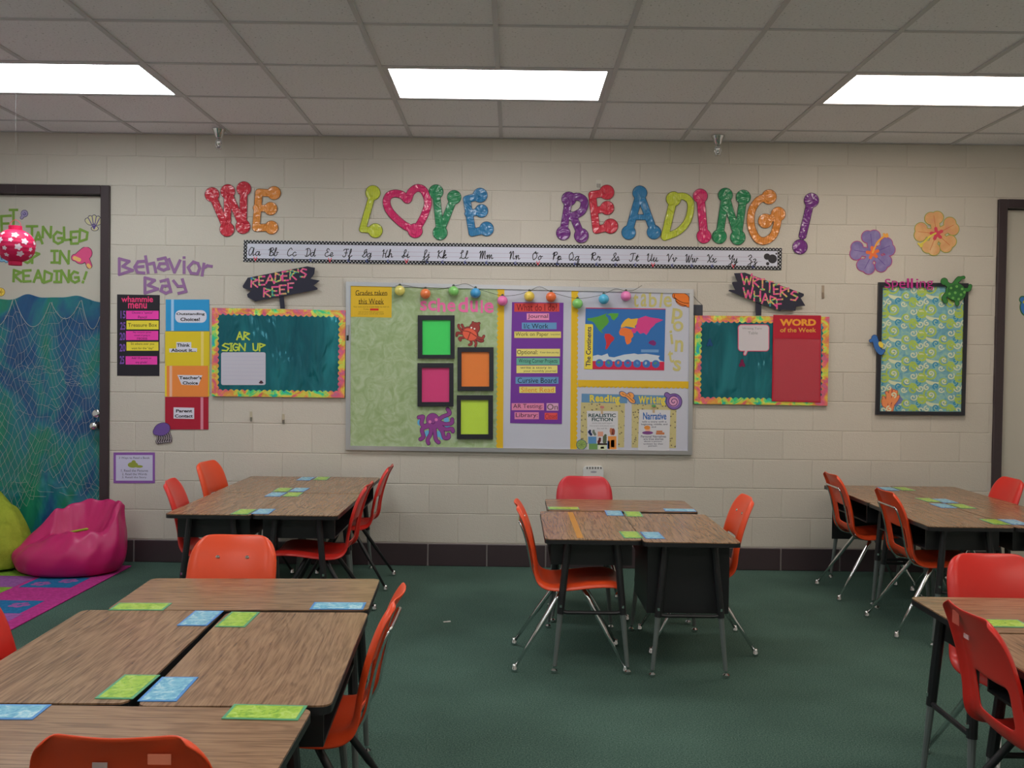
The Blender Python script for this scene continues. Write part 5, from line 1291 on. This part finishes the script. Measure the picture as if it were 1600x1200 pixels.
# ------------------------------------------------------------------ spelling board, flowers
k9 = cr(1300, 300, .3)
o = wthing('spelling_board', *k9(470, 815), .001, 'tall black framed board lined with swirl patterned paper', 'bulletin board')
OCs = k9([(245,470),(712,475),(693,1165),(230,1160)]); ICs = k9([(265,490),(692,492),(677,1145),(250,1142)])
for k in range(4): wobj('frame_side', wpoly([OCs[k],OCs[(k+1)%4],ICs[(k+1)%4],ICs[k]], .001, .022), BLACKFRAME, o)
wobj('swirl_sheet', wpoly(ICs, .006, .002), m_ramp('blue_swirl_ground', [(.32,(.14,.38,.52)),(.5,(.24,.52,.58)),(.62,(.36,.62,.52)),(.75,(.48,.66,.40))], 16, .45, 0, 0, 1.5, 3), o)
# printed curls, drawn as ink on the sheet
lime_, cream_, blue_, lens_ = [], [], [], []
def inb(p):
    t = (p[1]-447)/196.0; return 1380.5-4.2*t < p[0] < 1506.8-4.5*t and 447.5 < p[1] < 642
def curl(cx0, cy0, r, turns, s_, a0, store, n=26):
    p = []
    for k in range(n+1):
        f = k/n; a = a0+s_*turns*2*math.pi*f; rr = r*(.16+.84*f)
        p.append((cx0+rr*math.cos(a), cy0+rr*math.sin(a)*.92))
    seg = []
    for q in p+[(0,0)]:
        if inb(q): seg.append(q)
        else:
            if len(seg) > 2: store.append(seg)
            seg = []
for r_ in range(-1, 7):
    for c_ in range(-1, 4):
        ox, oy = 1396+58.5*c_, 483+33.5*r_
        curl(ox, oy, 12, 1.6, 1, .4, lime_); curl(ox, oy, 5, 1.1, 1, .6, cream_, 14)
        curl(ox+20, oy+13, 9, 1.3, -1, 2.2, lime_); curl(ox+21, oy+12, 4.5, 1, -1, 1, cream_, 14)
        curl(ox+31, oy-8, 8, 1.4, 1, 3.6, lime_); curl(ox+31, oy+4, 6, 1.2, -1, .6, cream_); curl(ox-14, oy+8, 7, 1.3, 1, 2, lime_); curl(ox+16, oy-8, 5, 1.1, -1, 1, cream_); curl(ox+38, oy+14, 5, 1.1, 1, 1, blue_); curl(ox+44, oy+8, 8.5, 1.35, -1, .2, lime_); curl(ox+42, oy-10, 6, 1.2, 1, 1.8, cream_)
        curl(ox+30, oy+20, 6, 1.2, 1, 0, lime_); curl(ox+8, oy+20, 5.5, 1.1, -1, 2.6, blue_); curl(ox+52, oy+22, 5, 1.1, 1, 4, cream_)
        for (lx_, ly_, la_, lr_) in ((ox+2, oy+14, 12, 4.2), (ox+46, oy+3, 8, 3.2)):
            pl = []
            for k in range(18):
                a = 2*math.pi*k/18; x_, y_ = la_*math.cos(a), lr_*math.sin(a)*(1 if math.sin(a) > 0 else .3)+.03*la_*math.cos(a)**2*-6
                pl.append((lx_+x_*.95-y_*.25, ly_+y_+x_*.18))
            if all(inb(q) for q in pl): lens_.append(wpoly(pl, .00805, .0001))
wobj('printed_commas', gadd(*lens_), ink((206,212,180)), o, kind='stuff')
for ps_, hw_, cl_, k in ((blue_,1.0,(60,140,176),0), (lime_,1.25,(168,194,92),2), (cream_,1.0,(210,216,190),11)): wobj('printed_curls', wribbon(ps_, hw_, .0083+.0002*k), ink(cl_), o, kind='stuff')
font_letters('Spelling', [k9(*b) for b in ((275,452,306,500),(312,462,344,510),(350,465,383,502),(390,450,402,500),(410,450,422,500),(438,452,450,502),(457,464,488,500),(492,462,528,510))], .0245, paper((176,50,130)), 'magenta', 'on the black frame', 'magenta Spelling letters', .0)
def flower(c0, petals, r, oc, mats, stam, sc, label):
    cx0, cy0 = k9(*c0); fs = []
    for (a, b) in petals:
        x, y = k9(a, b); ang = math.atan2(y-cy0, x-cx0); nx, ny = -math.sin(ang), math.cos(ang)
        fs += [s_circ((x+nx*r*.42, y+ny*r*.42), r*.78), s_circ((x-nx*r*.42, y-ny*r*.42), r*.78), s_path([(cx0, cy0), (x, y)], r*.55)]
    xs = [k9(a,b)[0] for a,b in petals]; ys = [k9(a,b)[1] for a,b in petals]
    bb = (min(xs)-2*r, min(ys)-2*r, max(xs)+2*r, max(ys)+2*r)
    o = cutout('paper_hibiscus', s_union(*fs), bb, oc, mats, .002, label, 'flower cutout', th=.002, ow=1.0, group='hibiscus cut-outs on the wall')
    # petal creases and the heart of the flower
    strokes(o, [[(cx0+(x-cx0)*.3, cy0+(y-cy0)*.3), (cx0+(x-cx0)*1.15, cy0+(y-cy0)*1.15)] for x, y in (k9(*p) for p in petals)], .35, .0047, sc[1], 'petal_creases')
    wobj('throat', wsdf(s_union(*[s_path([(cx0, cy0), (cx0+(k9(*p)[0]-cx0)*.33, cy0+(k9(*p)[1]-cy0)*.33)], 2.6) for p in petals]), bb, .0048, .0003, .7), paper(sc[0]), o)
    pts = [k9(*p) for p in stam]
    wobj('stamen', wsdf(s_union(s_path(spline(pts, 4), 1.4), *[s_circ((pts[-1][0]+dx, pts[-1][1]+dy), 1.7) for dx, dy in ((0,0),(2.6,-1.6),(-2.2,-1.8),(1.6,2.4),(3.6,1.2))]), bb, .0055, .0006, .6), paper(sc[2]), o)
PURP = m_ramp('purple_petal', [(.3,(.17,.13,.34)),(.5,(.25,.20,.46)),(.7,(.36,.30,.56))], 9, .35, 0, 0, .5, 4)
ORAP = m_ramp('orange_petal', [(.3,(.72,.30,.20)),(.5,(.78,.42,.18)),(.7,(.85,.55,.28))], 8, .35, 0, 0, .5, 4)
flower((212,318), ((203,232),(290,285),(268,372),(176,388),(128,305)), 12.0, (176,64,122), PURP, ((212,315),(235,265),(262,238),(278,225)), ((222,110,60),(90,60,140),(230,160,70)), 'purple paper hibiscus with a pink edge on the right wall')
flower((545,218), ((532,135),(622,178),(605,270),(515,292),(462,208)), 12.0, (150,160,70), ORAP, ((540,215),(510,232),(478,262),(458,275)), ((206,70,90),(196,100,60),(214,196,80)), 'orange and yellow paper hibiscus on the right wall')
# turtle
cs = k9
tu = s_union(s_ell(cs(645,520), 15.5, 13.5, .3), s_circ(cs(585,466), 5.2), s_path([cs(600,480),cs(620,495)], 3.4), s_path(spline([cs(640,478),cs(662,452),cs(686,445)],4), [3.4]*4+[2]*4), s_path(spline([cs(690,510),cs(712,508),cs(720,490)],4), 2.6), s_path(spline([cs(600,530),cs(584,550),cs(592,570)],4), 3), s_path([cs(650,560),cs(652,582)], 3))
o = cutout('paper_turtle', tu, cs(555,425,735,600), (30,60,34), (56,120,60), .0245, 'green sea turtle cut-out on the top right corner of the black board', 'cutout', th=.002, step=.7)
wobj('shell', wsdf(s_ell(cs(648,520), 13.8, 12, .3), cs(555,425,735,600), .0272, .0006, .7), m_ramp('turtle_shell_print', [(.3,(.02,.10,.03)),(.6,(.04,.20,.05))], 14, .3), o)
wobj('shell_spots', wsdf(s_union(*[s_circ(cs(x,y), 2.1) for x,y in ((620,500),(650,492),(678,505),(612,530),(642,525),(672,535),(630,552),(660,558),(690,522))]), cs(555,425,735,600), .028, .0002, .5), paper((104,168,84)), o)
# seahorse
sh = s_union(s_path(spline([cs(222,765),cs(232,790),cs(238,815),cs(255,835),cs(268,828)],4), [4.6]*6+[4]*6+[2.4]*4), s_circ(cs(222,760), 4.4), s_path([cs(222,768),cs(202,775)], 2.2))
o = cutout('paper_seahorse', sh, cs(180,730,290,860), (34,44,84), (54,104,172), .0245, 'blue seahorse cut-out on the left side of the black board', 'cutout', th=.002, step=.6)
wobj('belly', wsdf(s_ell(cs(255,795), 3.4, 5.4, -.5), cs(180,730,290,860), .0272, .0004, .5), paper((220,196,70)), o)
# coral
br = [[(300,1140),(300,1090),(305,1025)],[(290,1140),(280,1100),(268,1070)],[(310,1140),(322,1090),(335,1040)],[(300,1100),(318,1070),(322,1035)],[(295,1120),(270,1110),(265,1085)],[(315,1110),(335,1085),(345,1065)],[(285,1100),(290,1060),(285,1045)]]
co = s_union(*[s_path(cs(spline(p,4)), 2.0) for p in br])
wobj('paper_coral_backing', wsdf(s_union(s_ell(cs(318,1075), 12, 13), s_ell(cs(345,1085), 7, 6)), cs(245,1015,375,1150), .0084, .0005, .8), paper((110,120,170)), None, 'blue-grey backing shape behind the coral at the foot of the black board', 'cutout')
cutout('paper_coral', co, cs(245,1015,375,1150), (150,50,60), (232,140,90), .0092, 'orange branching coral cut-out at the lower left of the black board', 'cutout', th=.0012, step=.6)
# cut-out on the right door
o = cutout('paper_fish', s_union(s_ell((1604,480), 9, 12), s_ell((1598,468), 4, 4)), (1588,460,1618,498), (60,110,70), (60,120,190), DOFF, 'blue and green cut-out on the right door at the picture edge', 'cutout', ow=1.8)
wobj('patch', wsdf(s_ell((1602,472), 4, 3), (1588,460,1618,498), DOFF+.002, .0003, .6), paper((190,190,70)), o)

# ================================================================== RUG AND BEAN BAGS
rug = thing('patchwork_rug', 'bright pink rug with purple, lime and blue squares before the left door', 'rug', (-3.32, 5.22, 0))
def m_rug(name, c): return m_ramp(name, [(.3, tuple(v*.75 for v in lin(c))), (.7, tuple(min(1,v*1.15) for v in lin(c)))], 60, .95, 0, .4, 0, 3, .1, bscale=250, bdist=.004)
RP, RV, RLm, RB = m_rug('rug_pink', (182,58,136)), m_rug('rug_violet', (150,92,160)), m_rug('rug_lime', (130,170,60)), m_rug('rug_blue', (40,110,160))
obj('rug_base', box(-.80, .80, -1.08, 1.08, .0005, .008, .002), RP, rug)
sq = .30
pat = {(3,6):RV,(2,6):RLm,(2,5):RV,(3,4):None,(1,5):RLm,(1,6):RV,(3,2):RV,(2,4):RLm,(2,3):RV,(1,3):RB,(0,4):RV,(0,6):RLm}
for (i, j), m_ in pat.items():
    if m_: obj('rug_square', box(-.72+i*.36, -.72+i*.36+.35, -1.02+j*.292, -1.02+j*.292+.285, .0082, .0092), m_, rug)
for (i, j) in ((3,5),(3,3),(2,2),(0,5)):
    x0, y0 = -.72+i*.36, -1.02+j*.292
    s = obj('rug_square', box(x0+.02, x0+.33, y0+.0, y0+.27, .0082, .0092), RB, rug)
    fl_ = []
    for (fx, fy) in ((.11,.09),(.24,.17)):
        for k in range(5):
            a = k*1.257; p = ell(x0+fx+.035*math.cos(a), y0+fy+.035*math.sin(a), .024, n=10); nn = len(fl_) and 0
            fl_.append(([(u, v, .0095+.0001*k) for u, v in p], [tuple(range(10))]))
    obj('flower_print', gadd(*fl_), RV, s)
def beanbag(name, label, x, y, rz, sx, sy, sz, fn, mat):
    NUv, NVv = 96, 56; V, Fs = [], []
    for j in range(NVv+1):
        ph = math.pi*j/NVv
        for i in range(NUv):
            th = 2*math.pi*i/NUv
            V.append(fn(math.sin(ph)*math.cos(th), math.sin(ph)*math.sin(th), math.cos(ph)))
    V = [(a*sx, b*sy, c*sz) for a, b, c in V]
    zmin = min(v[2] for v in V); V = [(a, b, c-zmin) for a, b, c in V]
    for j in range(NVv):
        for i in range(NUv):
            i2 = (i+1) % NUv; Fs.append((j*NUv+i, (j+1)*NUv+i, (j+1)*NUv+i2, j*NUv+i2))
    t = thing(name, label, 'bean bag', (x, y, .0095), rz, 'bean bags on the rug')
    me = mesh('cover', (V, Fs), True); obj('cover', me, mat, t); return t
def sm(a, b, x):
    t = min(1, max(0, (x-a)/(b-a))); return t*t*(3-2*t)
def wr(x, y, z, k=1.0):
    return k*(.018*math.sin(9*x+5*z+2*math.sin(4*y))+.014*math.sin(13*z-7*x+3*y)+.010*math.sin(17*y+11*x))
def sack(name, label, x, y, rz, mat):
    # rings from the floor up over the shoulder and down into the slack mouth: rx, ry, cx, cy, z front, z back
    rings = [(.02,.02,0,0,0,0),(.20,.16,0,0,0,0),(.30,.225,-.005,0,.012,.012),(.345,.255,-.005,0,.07,.08),(.345,.255,0,0,.14,.17),(.315,.235,.02,.01,.20,.27),(.265,.205,.05,.02,.245,.37),(.240,.180,.07,.03,.270,.420),(.210,.155,.075,.03,.272,.432),(.170,.115,.07,.02,.215,.33),(.10,.06,.06,0,.18,.20),(.02,.015,.05,0,.18,.18)]
    A_ = np.array(rings); prm = spline([tuple(r) for r in A_], 6); n = 110; V, Fs = [], []
    for j, (rx, ry, cx, cy, zf, zb) in enumerate(prm):
        f = j/(len(prm)-1)
        for i in range(n):
            th = 2*math.pi*i/n; c, s_ = math.cos(th), math.sin(th)
            w = sm(-.55, .15, s_+.22*c)
            z = zf+(zb-zf)*w
            fold = math.sin(math.pi*min(1, f*1.05))
            k = 1+fold*(.022*math.sin(7*th+9*f)+.016*math.sin(13*th-14*f)+.012*math.sin(23*th+5*f)*sm(.35,.7,f))
            left = sm(-.2,-1,c)*sm(.25,.6,f)
            px2 = cx+rx*c*k; z2 = z-.05*left+fold*.008*math.sin(11*th+20*f)*sm(.3,.6,f)
            V.append((px2, cy+ry*s_*k, max(0, z2)))
    for j in range(len(prm)-1):
        for i in range(n):
            i2 = (i+1) % n; Fs.append((j*n+i, j*n+i2, (j+1)*n+i2, (j+1)*n+i))
    Fs.append(tuple(range(n-1,-1,-1))); Fs.append(tuple(range((len(prm)-1)*n, len(prm)*n)))
    t = thing(name, label, 'bean bag', (x, y, .0095), rz, 'bean bags on the rug')
    obj('cover', mesh('cover', (V, Fs), True), mat, t)
    return t
def limefn(x, y, z):
    r = 1+wr(x+.7, y, z, .6)
    if z < -.45: z = -.45+(z+.45)*.12
    up = sm(-.1,.7,z)
    return (x*r*(1-.12*up), y*r, (z*(1+.5*up)-.16*math.exp(-((x-.45)/.25)**2)*up)*r)
PINKV = plastic('pink_vinyl', lin((196,30,104)), .38, .5, .5, 22)
LIMEF = m_ramp('lime_plush', [(.3,lin((136,152,44))),(.7,lin((172,186,64)))], 12, .8, 0, .5, .5, 4, .2, (1,1,1), 60, .01)
px_, py_ = G(104, 906, 0)
bb_ = sack('bean_bag', 'pink vinyl bean bag slumped on the rug by the door', px_-.065, py_+.205, 0, PINKV)
sp = [(.005+.15*k/14, -.105+.012*math.sin(k/14*3.1), .262+.032*k/14) for k in range(15)]
obj('lime_seam', mesh('lime_seam', tube(sp, [.003]+[.008]*13+[.003], 8), True), paper((150,160,50)), bb_)
px_, py_ = G(-6, 898, 0)
beanbag('bean_bag', 'lime green plush bean bag at the left picture edge', px_-.15, py_+.17, 0, .28, .25, .255, limefn, LIMEF)
# stickers on two chair backs
for ch, items in ((cn, ((.075,.697,.04,.018,(200,110,84)), (-.03,.682,.026,.011,(150,130,126)))), (ce_, ((-.06,.70,.04,.035,(176,80,66)), (-.035,.655,.028,.012,(190,150,150))))):
    for x, z, w, h, c in items: sticker(ch, x, z, w, h, c, -.2165-(z-.66)*.4-.012)

# a scrap of paper on the carpet
x_, y_ = G(698, 972, 0)
props(obj('paper_scrap', gadd(box(-.018,.004,-.006,.004,.001,.004), box(.004,.02,-.008,.002,.001,.006)), paper((210,206,200)), None, (x_, y_, 0), .3), 'tiny white paper scrap on the green carpet', 'scrap')

# wall switch plate partly showing between the black poster and the yellow folder
o = wthing('light_switch', 253.6, 547, .001, 'cream light switch plate between the black whammie poster and the yellow folder', 'light switch')
wobj('plate', wpoly(rrect(249.9,529,257.4,565, 1.2), .0006, .004), plastic('cream_switch_plastic', (.62,.58,.50), .4), o)
wobj('toggle', wrect(252.3,543,254.6,551, .0047, .006), plastic('cream_switch_plastic', (.62,.58,.50), .4), o)
